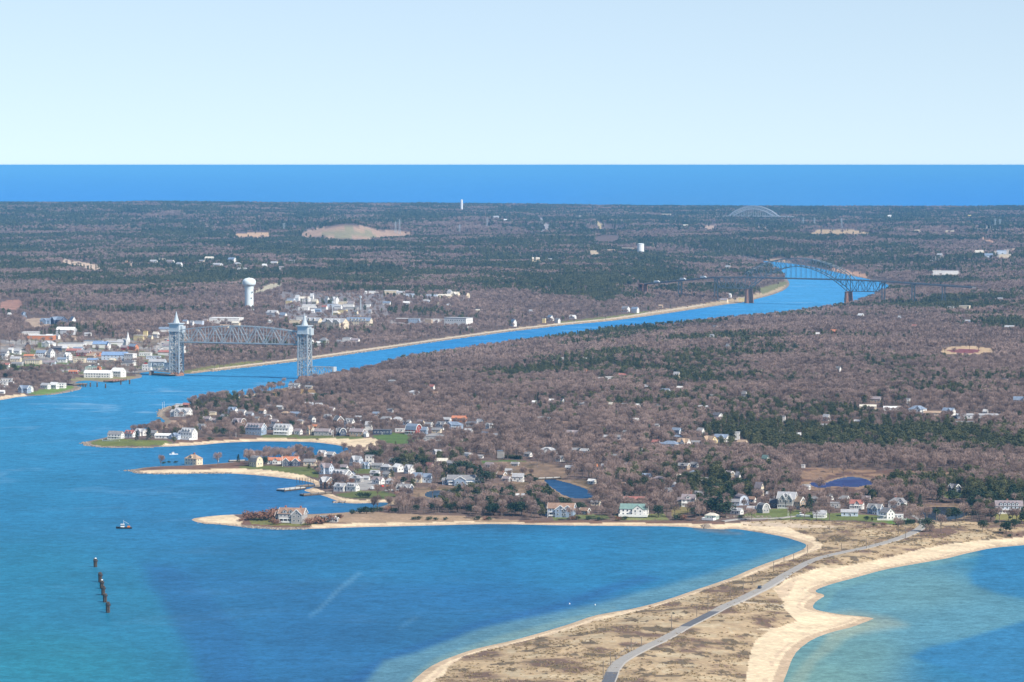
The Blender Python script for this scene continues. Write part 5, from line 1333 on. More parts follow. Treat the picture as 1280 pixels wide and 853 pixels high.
TOWN = """
392,408,24,11,-35,g,c,l,d2 win a.45|left wing of the cream gabled apartment block behind the lift bridge's right tower
419,410,34,12,-32,g,c,l,d4 x-.2,.5 win a.4|cream apartment block with a row of lit gables behind the lift bridge's right tower
449,407,34,10,-18,g,c,b,d5 win a.35|long cream terrace with blue roof right of the gabled apartment block
503,403,17,5,-12,f,n,w,|brown block with white roof edge on the rise above the canal
518,404,15,6,-12,f,b,l,win|blue-grey office block on the rise above the canal
508,381,9,4,-15,g,w,w,|white shed in the village woods above the office block
536,404,10,5,-20,f,t,c,|tan building behind the office block
545,402,8,3,-10,f,w,w,|white low building left of the large white block
377,400,13,5,-20,f,w,l,|white low shops left of the right bridge tower
369,404,15,4,-12,f,c,c,|long cream roof left of the right bridge tower
354,398,10,7,-30,g,w,b,|white gabled house in the village left of the right bridge tower
341,396,17,8,-30,g,w,l,d1|white house with pale roof in the village left of the right bridge tower
338,404,6,4,-20,g,w,w,|small white shed below the pale-roofed village house
364,378,11,5,-20,f,p,l,|pale blue flat building at the left end of the upper village
372,378,6,9,-30,g,w,w,|white gable block in the upper village
381,377,15,6,-18,g,w,c,win|cream-roofed long hall in the upper village
390,376,5,9,-25,g,w,w,|slender white gable block in the upper village
394,382,9,8,-35,g,c,c,|cream house in front of the slender white gable block
387,385,18,4,-6,f,w,w,|long low white roof below the cream house in the upper village
409,379,6,8,-50,g,w,l,|left gable of the pair on the crest of the upper village
419,380,10,9,-50,g,w,l,x.2|large right gable of the pair on the crest of the upper village
361,380,8,4,-20,f,y,c,|small yellow building at the left end of the upper village
429,381,12,4,-10,f,c,c,|cream low building right of the crest pair
439,381,9,4,-15,g,w,p,|white house with mauve roof right of the crest pair
423,386,10,5,-20,g,w,l,|white house below the crest pair
406,387,8,5,-30,g,w,r,|red-roofed white house in the upper village
397,390,10,4,-15,g,b,b,|blue house in the upper village
380,388,14,4,-12,f,w,c,|cream-topped shop row in the upper village
391,391,5,4,-15,g,w,w,|small white shop below the upper village roofs
416,384,14,4,-8,f,p,p,|mauve flat roof in the middle of the upper village
428,391,13,4,-20,f,y,l,|yellowish flat building in the upper village
420,394,11,5,-30,h,y,c,|yellow hip-roofed house at the lower edge of the upper village
440,387,16,3,-6,f,g,g,|grey flat roof in the upper village
445,394,6,6,-40,g,c,g,|cream gable below the grey flat roof of the upper village
449,397,5,4,-20,g,c,p,|tiny cream cottage at the lower edge of the upper village
463,392,5,5,-30,g,w,l,|white cottage at the right edge of the upper village
436,384,14,4,-8,f,w,p,|white building with mauve flat roof right of the tall mast
459,384,9,4,-10,f,w,g,|small pale building right of the tall mast
467,367,12,3,-5,f,w,w,|long low white roof at the edge of the pines above the village
457,367,4,3,-20,g,w,w,|tiny white cottage left of the long low white roof by the pines
489,368,18,5,-10,f,c,w,|white and cream warehouse above the village
501,369,11,5,-10,g,w,l,|pale gabled warehouse right of the white and cream one
513,371,12,4,-10,f,p,l,|pale blue shed right of the warehouses
484,381,11,4,-20,g,w,b,|white cottage in the woods below the warehouses
540,372,14,4,-10,f,p,l,|pale blue flat shed left of the cream school
556,373,18,5,-12,g,c,c,x.2,-.5|cream gabled school building on the crest of the woods
569,372,12,7,-25,g,c,c,x0|taller end of the cream school on the crest
562,370,7,8,-20,h,w,l,|pale turret-like house behind the cream school
584,372,7,6,-70,b,c,n,|cream arch-fronted house right of the cream school
548,382,3,4,-10,f,c,c,|tiny cream hut in the woods below the school
561,384,6,4,-20,g,w,l,|white cottage in the woods below the school
533,379,9,4,-15,g,p,l,|mauve-grey house in the woods below the pale blue shed
597,390,6,3,-20,g,c,c,|cream cottage in the woods right of the school
388,430,9,6,-35,g,w,l,|white cottage on the canal bank beside the right bridge tower
398,432,6,5,-20,g,w,w,|small white cottage right of the tower on the canal bank
405,431,12,9,-30,h,e,g,|pale green house with grey roof on the canal bank
424,430,7,5,-20,g,g,g,|grey cottage on the canal bank
434,428,12,6,-20,f,w,l,|white flat-roofed building on the canal bank
444,429,12,6,-20,g,w,p,|white house with mauve roof at the right of the canal bank cottages
283,404,42,7,-10,f,w,w,|large white flat-roofed store behind the lift span
281,411,15,5,-25,g,c,t,x0|cream gabled shop in front of the large white store
295,407,12,5,-20,g,c,c,|cream annex at the right end of the large white store
232,405,8,5,-30,g,w,b,|white shop beside the left bridge tower's cap
240,407,6,6,-40,g,w,l,|white gable right of the left bridge tower's cap
249,406,12,5,-15,f,p,l,|pale mauve block behind the left end of the lift span
257,403,7,4,-20,g,c,p,|cream cottage behind the left end of the lift span
206,415,15,6,-10,g,w,b,|blue-roofed white building left of the left tower
195,422,9,7,-30,g,w,c,|white houses group beside the slanting street
188,424,7,5,-30,g,c,g,|cream cottage left of the slanting street
175,426,16,7,-25,f,y,c,|yellow brick hall with flat roof behind the steeple
182,423,6,9,-15,f,y,y,|tall yellow end block of the brick hall
172,416,6,4,-30,g,c,t,|small cream gable in the woods above the yellow brick hall
167,438,13,8,-40,g,o,b,c|orange brick building with blue roof near the steeple
156,438,10,6,-20,g,r,p,|dark red building left of the orange brick one
126,435,20,8,-10,g,w,u,E.15|blue-roofed white hall in the town
135,437,5,9,-70,g,w,u,|white gable front at the end of the blue-roofed hall
144,430,22,4,-6,g,w,l,low|long pale roof left of the steeple
144,450,34,10,-8,g,p,u,low a.4|long building with bright blue roof in the middle of town
163,452,16,10,-30,f,w,w,|white block at the end of the bright blue roof
161,457,18,7,-20,h,w,d,|white building with dark roof in front of the white block
182,445,16,4,-8,f,w,w,low|long bright white roof left of the lower street
206,444,17,6,-15,g,w,r,|white diner with red roof near the left bridge tower
210,436,14,6,-20,g,w,p,|mauve-roofed store near the left bridge tower
228,441,8,8,-20,f,w,w,|white building just right of the left bridge tower
141,453,9,5,-30,g,c,c,|cream shop below the bright blue roof
117,462,20,4,-6,f,e,e,low|teal roofed shed left of the cedar in town
123,472,36,9,-12,g,w,w,low win a.3|long white boathouse on the waterfront
148,471,19,11,-28,g,w,w,a.8|white boat hall joined to the right end of the long boathouse
124,463,6,5,-50,g,o,o,|small orange gable behind the long white boathouse
92,467,12,4,-10,g,r,o,low|orange tarpaulin-roofed shed left of the boathouse
184,463,13,7,-15,f,w,w,win|white house on the wharf left of the bridge
197,457,22,8,-8,g,p,l,|pale grey wharf building left of the bridge
213,461,14,6,-8,f,b,g,|blue-grey shed at the foot of the left bridge tower
192,449,18,4,-6,f,p,l,low|pale roof above the wharf
105,445,18,7,-10,g,r,p,low|dark red market roof in the town
93,442,20,6,-8,g,n,r,low|maroon roof beside the dark red market
114,449,12,7,-20,g,t,t,|tan shop in front of the dark red market
117,431,24,5,-5,f,w,b,low|long blue-white roof at the back of the town
90,434,34,5,-4,f,w,l,low|long pale roof at the back of the town
61,434,18,8,-25,h,w,l,x.2|white house with pale green-grey roof at the back of the town
72,438,14,5,-10,g,d,d,low|dark navy roof in the town
52,446,14,8,-15,g,w,b,|blue-roofed white house in the town
64,447,10,11,-60,g,w,l,|tall white gable house in the middle of the left town
82,440,9,8,-30,g,c,w,|cream house behind the tall white pair in the left town
85,450,11,9,-40,g,w,w,x0|white double house in the left town
78,453,12,6,-10,g,w,b,|white house with blue roof left of the white double house
35,438,9,9,-80,g,n,d,|dark steep gable alone before the tan bank in the left town
37,448,14,5,-10,g,t,o,low|brown low house below the dark steep gable
22,443,10,7,-20,g,w,l,|white house left of the dark steep gable
14,441,9,6,-40,g,w,w,|white gable at the left of the town
6,444,11,7,-20,g,w,g,|grey-roofed white house at the left edge of the town
5,450,10,8,-30,f,w,l,|white block at the left edge of the town
20,452,14,6,-10,g,c,l,low|cream low house in the left town
42,455,20,5,-6,f,c,p,low|mauve flat roof in the lower left town
62,457,16,6,-8,g,p,p,low|mauve-roofed wide house in the lower left town
22,457,14,4,-8,g,g,g,low|grey low roof in the lower left town
8,459,11,5,-20,g,w,r,|white house with red roof at the lower left edge
100,453,16,5,-10,f,c,c,low|cream flat building beside the round bare tree in town
116,453,14,5,-8,g,w,u,low|white building with blue awning roof in town
120,445,14,5,-15,g,o,n,|orange-brown shop in the town centre
98,440,14,6,-12,g,b,b,|blue-grey building in the town centre
40,419,24,4,-5,f,w,w,low|long bright white warehouse roof above the left town
52,424,34,5,-5,f,o,w,low|long white roof with orange end wall above the left town
58,405,16,7,-20,g,b,b,x0|blue-roofed row house left of the white-gabled terrace
75,406,20,10,-50,g,d,b,x-.5 win|blue terrace with white firewalls above the warehouse
91,407,9,11,-60,g,w,b,|sunlit white end house of the blue terrace
66,403,8,6,-30,g,p,b,|small blue-grey house at the back of the blue terrace
83,418,26,9,-15,g,l,w,low a.5|large pale barrel-like hall below the blue terrace
30,398,8,8,-70,b,b,b,|round-gabled blue house at the far left edge woods
12,396,5,5,-30,g,w,w,|tiny white house at the far left edge woods
62,422,9,4,-15,g,w,w,|white gable shed below the large pale hall
72,424,7,6,-40,g,w,l,|white cottage below the large pale hall
92,425,7,5,-30,g,t,t,|tan cottage right of the large pale hall
110,420,9,4,-10,g,w,l,|pale roof in the woods right of the large pale hall
5,484,10,7,-12,f,w,l,|long pale building on the lower left shore
8,478,16,5,-6,f,w,l,low|pale flat building behind the lower left shore
31,491,16,9,-30,g,b,b,x-.4|blue house on the lower left beach
38,490,8,8,-50,g,w,l,|white gabled house beside the blue beach house
57,486,13,7,-30,g,w,l,|white cottage left of the deck house on the grassy point
68,486,12,8,-30,g,w,w,|white gabled house on the grassy point
75,485,15,6,-8,f,w,w,p|flat-roofed deck house at the end of the grassy point
3,492,7,4,-20,g,w,w,|small white house at the left edge beach
15,480,5,4,-20,g,w,l,|tiny white house behind the lower left shore
192,330,10,5,-20,g,w,l,|left house of the far hillside estate
203,327,9,4,-10,f,c,c,|cream house of the far hillside estate
213,330,11,5,-30,g,w,p,|mauve-roofed house of the far hillside estate
224,334,9,6,-40,g,w,l,|right house of the left cluster in the far hillside estate
252,329,8,4,-20,g,c,g,|cream house at the left of the far right-hand estate cluster
262,326,12,5,-15,g,w,c,|white hall in the far estate
272,334,13,5,-25,g,w,l,|white house in the lower far estate
290,328,11,6,-30,g,w,b,|blue-roofed white house in the far estate
297,333,10,5,-25,h,w,l,|pale hip-roofed house in the far estate
303,339,12,4,-10,f,w,w,|low white building at the right end of the far estate
330,335,8,5,-20,g,w,w,|white house at the left of the small woodland cluster
343,332,10,5,-20,g,c,l,|cream house in the small woodland cluster
351,337,9,4,-15,g,w,p,|mauve-roofed house right in the small woodland cluster
365,329,8,4,-20,g,w,l,|white house above the small woodland cluster
670,326,10,4,-10,g,c,c,|cream farm building in the far woods left of the white tank
688,326,6,3,-10,f,w,l,|pale shed beside the cream farm building in the far woods
742,317,9,4,-10,f,c,t,|cream building in the pines left of the white tank
764,315,10,3,-8,g,t,t,|tan building in the pines left of the white tank
784,313,18,3,-5,f,t,c,|long tan building beside the white tank
725,273,5,3,-10,g,w,w,|white building on the far hills right of the curving road
620,275,9,5,-20,g,w,l,|white houses on the far hills beyond the pylons
632,277,5,3,-20,g,w,w,|tiny white house beside the ones beyond the pylons
833,270,12,2.5,-5,f,c,c,|long pale building on the far ridge left of the silver arch
857,284,7,3,-8,g,c,c,|pale building in the far woods left of the silver arch
158,331,4,5,-30,g,o,t,|tiny orange-tan building beside the far sand pit
"""
WALLS['l'] = ('pale_grey_siding', (.52,.53,.54)); ROOFS['y'] = ('yellow_roof', (.66,.5,.2))
KIND_OF = [('water', None), ('boathouse', 'boathouse'), ('warehouse', 'warehouse'), ('store', 'store'), ('shop', 'shop'), ('diner', 'diner'), ('school', 'school'), ('terrace', 'terrace'), ('apartment', 'apartment_block'),
 ('barn ', 'barn'), ('garage', 'garage'), ('shed', 'shed'), ('hall', 'hall'), ('block', 'block_building'), ('cabin', 'cabin'), ('hut', 'hut'), ('cottage', 'cottage'), ('building', 'building'), ('market', 'market_building')]
def kind_name(lb):
    best = (999, 'house')
    for k, v in KIND_OF:
        i = lb.find(k)
        if v and i >= 0: best = min(best, (i, v))
    i = lb.find('house')
    if 0 <= i < best[0]: best = (i, 'house')
    return best[1]
def run_table(T):
    precache([tuple(map(float, l.split(',')[:2])) for l in T.strip().splitlines()])
    for ln in T.strip().splitlines():
        a, lb = ln.rsplit('|', 1); q = a.split(',', 8); o = q[8]
        house(float(q[0]), float(q[1]), float(q[2]), float(q[3]), float(q[4]), q[5], q[6], q[7], o, lb, name=kind_name(lb), cat=kind_name(lb).replace('_', ' '))
run_table(HT); run_table(TOWN)
# ------------------------------------------------------------ roads
M_ROAD = mat('worn_asphalt', (.30,.285,.265), .95, .1, .10, .6); M_ROAD2 = mat('new_asphalt', (.11,.115,.13), .9, .2, .1, .6); M_LINE = mat('road_line', (.62,.60,.52), .8, .2)
def smooth_line(pts, step=6.0):
    P = np.array([ground_pt(a, b)[:2] for a, b in pts])
    out_ = []
    for i in range(len(P)-1):
        p0 = P[max(i-1, 0)]; p1 = P[i]; p2 = P[i+1]; p3 = P[min(i+2, len(P)-1)]
        n = max(2, int(np.hypot(*(p2-p1))/step))
        for k in range(n):
            t = k/n; out_.append(.5*((2*p1) + (p2-p0)*t + (2*p0-5*p1+4*p2-p3)*t*t + (3*p1-p0-3*p2+p3)*t**3))
    out_.append(P[-1]); return np.array(out_)
def ribbon(name, line, w, m, dz, off=0.0, kind='structure', skirt=True):
    P = line; d = np.gradient(P, axis=0); d /= np.linalg.norm(d, axis=1, keepdims=True); nrm = np.stack([-d[:,1], d[:,0]], 1)
    zc = height(P[:,0], P[:,1]) + dz
    L_ = P + nrm*(off + w/2); R_ = P + nrm*(off - w/2); vs = []; fs = []
    for i in range(len(P)):
        vs += [(*L_[i], zc[i]), (*R_[i], zc[i]), (*(L_[i]+nrm[i]*1.2), zc[i]-.9), (*(R_[i]-nrm[i]*1.2), zc[i]-.9)]
        if i:
            a = 4*(i-1); b = 4*i; fs += [(a, a+1, b+1, b)]
            if skirt: fs += [(a+2, a, b, b+2), (a+1, a+3, b+3, b+1)]
    mb = MB(); mb.add(vs, fs); o = mb.build(name, m); tag(o, kind=kind); return o
ROADPX = [(735,905),(752,872),(762,850),(768,836),(779,825),(800,813.5),(822,803),(842,792.5),(860,782),(890,767),(910,756.5),(945,740),(975,723),(1000,709),(1022,699),(1052,691.4),(1083,685),(1114,676.5),(1136,668.4),(1150,661),(1156,654),(1151,649),(1143,645)]
RL = smooth_line(ROADPX)
ribbon('road', RL, 6.6, M_ROAD, .45)
def seg_of(line, pa, pb):
    A = np.array(ground_pt(*pa)[:2]); B = np.array(ground_pt(*pb)[:2])
    i = int(np.argmin(((line-A)**2).sum(1))); j = int(np.argmin(((line-B)**2).sum(1))); i, j = min(i, j), max(i, j); return line[i:j+1]
ribbon('road_patch', seg_of(RL, (858,783), (896,765)), 6.5, M_ROAD2, .48, skirt=False)
ribbon('road_patch', seg_of(RL, (745,885), (765,842)), 6.5, M_ROAD2, .48, skirt=False)
ribbon('driveway', smooth_line([(903,652),(925,649),(950,648.6),(975,648),(990,646),(1003,645.5)]), 4.5, M_ROAD, .4)
ribbon('driveway', smooth_line([(560,547),(575,545),(588,547),(596,551)]), 9, mat('pale_gravel', (.50,.45,.38), .95, .1, .1, .4), .4)
ribbon('street', smooth_line([(196,441),(206,432),(217,424),(228,417)]), 16, M_ROAD, .4)
M_TOW = mat('towpath', (.42,.36,.28), .95, .1, .1, .3)
ribbon('path', smooth_line([(262,462),(300,457.5),(380,447.8),(480,434),(580,419.8),(640,411.8),(700,404.8),(760,398.7),(820,390),(880,381)], 20), 8, M_TOW, .5)

# ------------------------------------------------------------ poles, car, trucks
M_WOOD = mat('weathered_wood', (.20,.17,.14), .9, .1, .1, 1.0); M_DWOOD = mat('dark_wet_wood', (.085,.065,.05), .85, .2, .2, 1.0)
M_CAR = mat('dark_blue_car_paint', (.03,.04,.07), .25, .6); M_TYRE = mat('tyre', (.02,.02,.02), .9, .1); M_RED = mat('red_paint', (.45,.05,.03), .4, .4)
M_BLACK = mat('black_hull', (.04,.035,.035), .6, .3); M_ORANGE = mat('orange_plastic', (.65,.20,.04), .5, .3)
POLES = [(754,850,24),(763,832,17.5),(789,815,17),(802,809,13),(839.5,787,18),(871,771,15),(885,765,22),(899,752,9),(913,747,16),(929,740,17),(940.5,731,12.5),(967,715,13),(980,705,9),(992,702,10),(1009.5,691,10),(1052,688,9),(1083,686,13),(1132,673,14),(1149,650,9),(1170.6,655,15)]
def pole(px, py, hpx, label):
    x, y, z = ground_pt(px, py); h = hpx*y/F
    t = thing('utility_pole', label, 'utility pole', (x, y, z), rad(60), 'utility poles along the causeway road')
    m = MB(); m.lathe([(.24, -1), (.18, h)], 7); m.build('post', M_WOOD, t)
    m = MB(); m.box((0, 0, h-.7), (2.2, .12, .14)); m.build('cross_arm', M_WOOD, t)
NTH = ['first','second','third','fourth','fifth','sixth','seventh','eighth','ninth','tenth','eleventh','twelfth','thirteenth','fourteenth','fifteenth','sixteenth','seventeenth','eighteenth','nineteenth','twentieth']
NTH += ['twenty-' + w for w in NTH[:9]] + ['thirtieth'] + ['thirty-' + w for w in NTH[:9]] + ['fortieth'] + ['forty-' + w for w in NTH[:9]] + ['fiftieth'] + ['fifty-' + w for w in NTH[:9]]
for i, (px, py, hp) in enumerate(sorted(POLES, key=lambda p: -p[1])):
    pole(px, py, hp, 'thin wooden utility pole, %s along the causeway road counted from the near end' % NTH[i])
def car_at(loc, rz, name, label, cat, L=4.5, Wd=1.85, Hh=1.5, body=None, box=False, group=None):
    t = thing(name, label, cat, loc, rz, group); m = MB()
    prof = [(-L/2,.35),(-L/2,.85),(-L*.42,.95),(-L*.30,Hh*.97),(L*.12,Hh),(L*.28,.95),(L*.47,.82),(L/2,.6),(L/2,.35)]
    if box: prof = [(-L/2,.5),(-L/2,Hh),(L*.22,Hh),(L*.24,Hh*.75),(L*.36,Hh*.72),(L*.44,Hh*.42),(L/2,Hh*.38),(L/2,.5)]
    n = len(prof); w = Wd/2
    m.add([(x, -w, z) for x, z in prof] + [(x, w, z) for x, z in prof], [tuple(range(n)), tuple(range(n, 2*n))[::-1]] + [(i, n+i, n+(i+1) % n, (i+1) % n) for i in range(n)])
    m.build('body', body or M_CAR, t)
    for sx in (-.31, .31):
        for sy in (-1, 1):
            q = MB(); c = (L*sx, sy*(w-.08), .33); vs = [(c[0]+.33*math.cos(a), c[1]+e, c[2]+.33*math.sin(a)) for e in (-.12, .12) for a in [k*math.pi/5 for k in range(10)]]
            q.add(vs, [tuple(range(10)), tuple(range(10, 20))[::-1]] + [(k, (k+1) % 10, 10+(k+1) % 10, 10+k) for k in range(10)]); q.build('wheel', M_TYRE, t)
    g = MB(); x0, x1 = (L*.245, L*.43) if box else (-L*.30, L*.14)
    if box: g.box((L*.36, 0, Hh*.60), (.9, Wd+.03, .7))
    else: g.box((-L*.08, 0, Hh*.80), (L*.34, Wd+.02, .34)); g.bar((L*.14, 0, Hh-.06), (L*.27, 0, 1.0), Wd*.86, .05)
    g.build('windows', M_GLASS, t)
    return t
cx, cy, cz = ground_pt(945.7, 736.5)
i = int(np.argmin(((RL-np.array([cx, cy]))**2).sum(1))); dr = RL[min(i+1, len(RL)-1)] - RL[i-1]; an = math.atan2(dr[1], dr[0])
cx, cy = RL[i] + np.array([-math.sin(an), math.cos(an)])*1.6; cz = float(height(np.array([cx]), np.array([cy]))[0]) + .46
car_at((cx, cy, cz), an + math.pi, 'parked_car', 'dark blue car driving on the causeway road beside the utility poles', 'car', 5.0, 2.0, 1.75)
for k, (fx, lb) in enumerate(((-.20*1, 'white truck on the left ramp of the dark arch bridge, nearest the arch'), (-.55, 'white truck halfway down the left ramp of the dark arch bridge'), (-1.0, 'white truck at the far left end of the dark arch bridge'))):
    xx = -83 + fx*150; zz = 51.2 + (33-51.2)*((-xx-83)/(268-83)) + 1.0
    q = car_at((0,0,0), 0, 'box_truck', lb, 'truck', 15, 3.2, 4.3, M_WHITE, True)
    d = bt.rotation_euler[2]; q.location = (bt.location[0] + xx*math.cos(d) - 3*math.sin(d)*-1, bt.location[1] + xx*math.sin(d) - 3, zz); q.rotation_euler = (0, 0, d)
car_at(at(477,609,.0), 2.2, 'parked_car', 'red car parked beside the white houses near the inlet', 'car', 5, 2, 1.7, M_RED)
car_at(at(466,612,.0), 1.2, 'parked_van', 'white van parked on the grey drive of the middle point', 'van', 6, 2.2, 2.5, M_WHITE, True)
car_at(at(583,551,.0), .4, 'parked_car', 'dark car parked at the end of the pale gravel drive', 'car', 5, 2, 1.7)
car_at(at(560,549,.0), .2, 'parked_van', 'white van on the pale gravel drive of the hillside village', 'van', 6, 2.2, 2.6, M_WHITE, True)

# ------------------------------------------------------------ boats
def boat(loc, rz, L, B, name, label, cab, hullm, work=False, shore=False):
    t = thing(name, label, 'boat', loc, rz); m = MB(); n = 9; sec = []
    for i in range(n):
        u = i/(n-1); bw = B/2*(1 if u < .55 else max(0.03, 1-((u-.55)/.45)**2)); zz = L*.085*(1 + .55*u*u)
        sec.append([(L*(u-.5), -bw, zz), (L*(u-.5), -bw*.72, -.25), (L*(u-.5), bw*.72, -.25), (L*(u-.5), bw, zz)])
    vs = [p for s_ in sec for p in s_]; fs = []
    for i in range(n-1):
        for k in range(3): fs.append((4*i+k, 4*i+k+1, 4*i+5+k, 4*i+4+k))
        fs.append((4*i+3, 4*i, 4*i+4, 4*i+7))
    fs += [(0,1,2,3)[::-1], tuple(4*(n-1)+k for k in range(4))]
    m.add(vs, fs); m.build('hull', hullm, t)
    c = MB(); h0 = L*.09
    for (x0, x1, w, h) in cab: c.box((L*(x0+x1)/2, 0, h0+h/2), (L*(x1-x0), B*w, h)); c.box((L*(x0+x1)/2, 0, h0+h+.08), (L*(x1-x0)*1.12, B*w*1.1, .14))
    co_ = c.build('cabin', M_WHITE, t)
    g = MB(); (x0, x1, w, h) = cab[0]; g.box((L*(x0+x1)/2, 0, h0+h*.68), (L*(x1-x0)+.06, B*w+.06, h*.3)); g.build('windows', M_GLASS, co_)
    if work:
        g = MB(); g.lathe([(.12, 0), (.05, 4.6)], 6, (L*.02, 0, h0+1.2)); g.bar((L*.02, 0, h0+5.0), (-L*.3, 0, h0+2.4), .12); g.build('mast', M_WHITE, t)
        g = MB(); g.box((-L*.30, .3, h0+.5), (2.0, 1.8, 1.0)); g.build('deck_gear', M_ORANGE, t)
    return t
boat(atw(155,661), math.pi, 12.5, 4.2, 'work_boat', 'dark-hulled work boat with white cabin under way in the bay', [(-.02,.2,.62,2.3)], M_BLACK, True)
boat(atw(217,568.5), rad(205), 8.5, 2.9, 'motor_boat', 'small white motorboat moored off the large cream house', [(-.05,.22,.7,1.5)], M_WHITE)
boat(at(1004,646.5,.6), rad(170), 11, 3.5, 'stored_boat', 'white cabin boat stored on the lawn beside the shore cottage', [(-.1,.25,.7,1.9)], M_WHITE)
boat(at(486,614,.5), rad(20), 7.5, 2.5, 'stored_boat', 'white boat laid up beside the dark blue gabled house', [(-.05,.2,.7,1.2)], M_WHITE)
for px, py, lb in ((348,595.5,'tiny white dinghy moored off the middle point beach, left one'),(373,599,'tiny white dinghy moored by the row of dock piles'),(712,755.5,'tiny white float near the pale shallows, left one'),(744,756.8,'tiny white float near the pale shallows, right one'),(380,566,'tiny white dinghy moored in the cove')):
    if 'float' in lb:
        t = thing('mooring_float', lb, 'float', atw(px, py)); m = MB(); m.lathe([(.15,-.3),(.42,.1),(.4,.5),(.12,.7),(.05,1.0)], 10); m.build('float_body', M_WHITE, t)
    else: boat(atw(px, py), rad(190), 4.6, 1.8, 'dinghy', lb, [(-.25,-.12,.7,.35)], M_WHITE)

# ------------------------------------------------------------ pile clusters, docks
def dolphin(px, py, hpx, n, label, pale=False):
    x, y, z = atw(px, py); h = hpx*y/F; t = thing('pile_cluster', label, 'piling', (x, y, z), 0, 'old timber pile clusters in a row in the bay')
    r = random.Random(int(px*7)); m = MB()
    for k in range(n):
        a = 6.28*k/n; rr = 1.05 if k else 0; m = MB(); hh = h*r.uniform(.84, 1.0)
        m.lathe([(.42, -3), (.40, hh*.96), (.30, hh)], 8, (rr*math.cos(a), rr*math.sin(a), 0)); m.build('pile', M_DWOOD, t)
    m = MB(); m.lathe([(1.62, h*.62), (1.66, h*.70), (1.62, h*.78)], 14); m.build('cable_band', M_BLACK, t)
    if pale: m = MB(); m.lathe([(.75, h*.97), (.5, h*1.06)], 8); m.build('bird_lime_cap', M_WHITE, t)
for i, (px, py, hp) in enumerate(((119.5,709,11),(125.5,728,13),(127.5,736,11),(129.3,744,12),(131.5,753,12),(135.2,766,14))):
    dolphin(px, py, hp, 7, ('lone timber pile cluster standing apart beyond the row' if i == 0 else '%s timber pile cluster of the broken row, counted from the far end' % NTH[i-1]), i in (0, 2))
def pile_post(px, py, hpx, label, group, r=.45):
    x, y, z = atw(px, py); h = hpx*y/F; t = thing('dock_pile', label, 'piling', (x, y, z), 0, group)
    m = MB(); m.lathe([(r, -3), (r*.9, h*.9)], 8); m.build('post', M_DWOOD, t); m = MB(); m.lathe([(r*.95, h*.9), (r*.2, h)], 8); m.build('cap', M_WOOD, t)
for i, (px, py) in enumerate(((371,602),(374.5,602.3),(378,602.6),(381.5,603),(385,603.2),(388.5,603.6),(391.5,604))):
    pile_post(px, py+1.5, 7, '%s from the left of the thin mooring piles off the sandy spit' % NTH[i], 'mooring piles off the docks', .25)
for i, (px, py) in enumerate(((100,483.5),(104,483.6),(107,484),(113,484),(121.5,484),(132,485.5),(151,481),(162,480.5))):
    pile_post(px, py, 6 if i > 2 else 4, '%s from the left of the dark wharf piles in front of the boathouse' % NTH[i], 'wharf piles by the boathouse', 1.0)
def dock(pa, pb, w, zt, label, col=None):
    a = np.array(unproj(*pa)); b = np.array(unproj(*pb)); c = (a+b)/2; d = b-a; L = float(np.hypot(*d)); rz = math.atan2(d[1], d[0])
    t = thing('dock', label, 'dock', (c[0], c[1], 0), rz); m = MB(); m.box((0, 0, zt-.3), (L, w, .6)); m.build('deck', col or M_WOOD, t)
    m = MB(); m.box((0, -w/2+.12, zt-1.0), (L, .2, 1.4)); m.box((0, w/2-.12, zt-1.0), (L, .2, 1.4)); m.build('fascia', M_DWOOD, t)
    k = max(2, int(L/7))
    for i in range(k+1):
        q = MB()
        q.lathe([(.28, -4), (.24, zt+1.0)], 7, (-L/2 + L*i/k, -w/2-.2, 0)); q.build('pile', M_DWOOD, t)
M_CONC = mat('pale_concrete', (.46,.45,.42), .9, .1)
dock((350.5,614.6),(377,611.6), 9, 2.0, 'broad pale concrete dock reaching left from the sandy spit', M_CONC)
dock((373.5,610),(389,608.2), 7, 1.8, 'short dark dock behind the broad concrete one')
dock((377,620.4),(413,617.6), 5.5, 1.8, 'narrow timber dock crossing the sand below the concrete one')
dock((416,628.4),(431,628.2), 6, 1.0, 'low ruined stone dock end at the inlet mouth', M_STONE)
dock((88,482.5),(105,481.5), 12, 2.4, 'dark timber wharf at the tip of the grassy point')
dock((135,478.5),(152,476.5), 14, 2.6, 'reddish wharf before the white boathouse', M_PIER)
dock((192,469),(216,470.5), 12, 2.6, 'grey wharf at the foot of the left bridge tower')
dock((672,600.5),(700,599.4), 2.5, 2.2, 'narrow footbridge over the neck of the pond', M_CONC)
dock((286,577.6),(306,577.0), 3, 1.6, 'thin pale jetty behind the small cedar of the middle point', M_CONC)

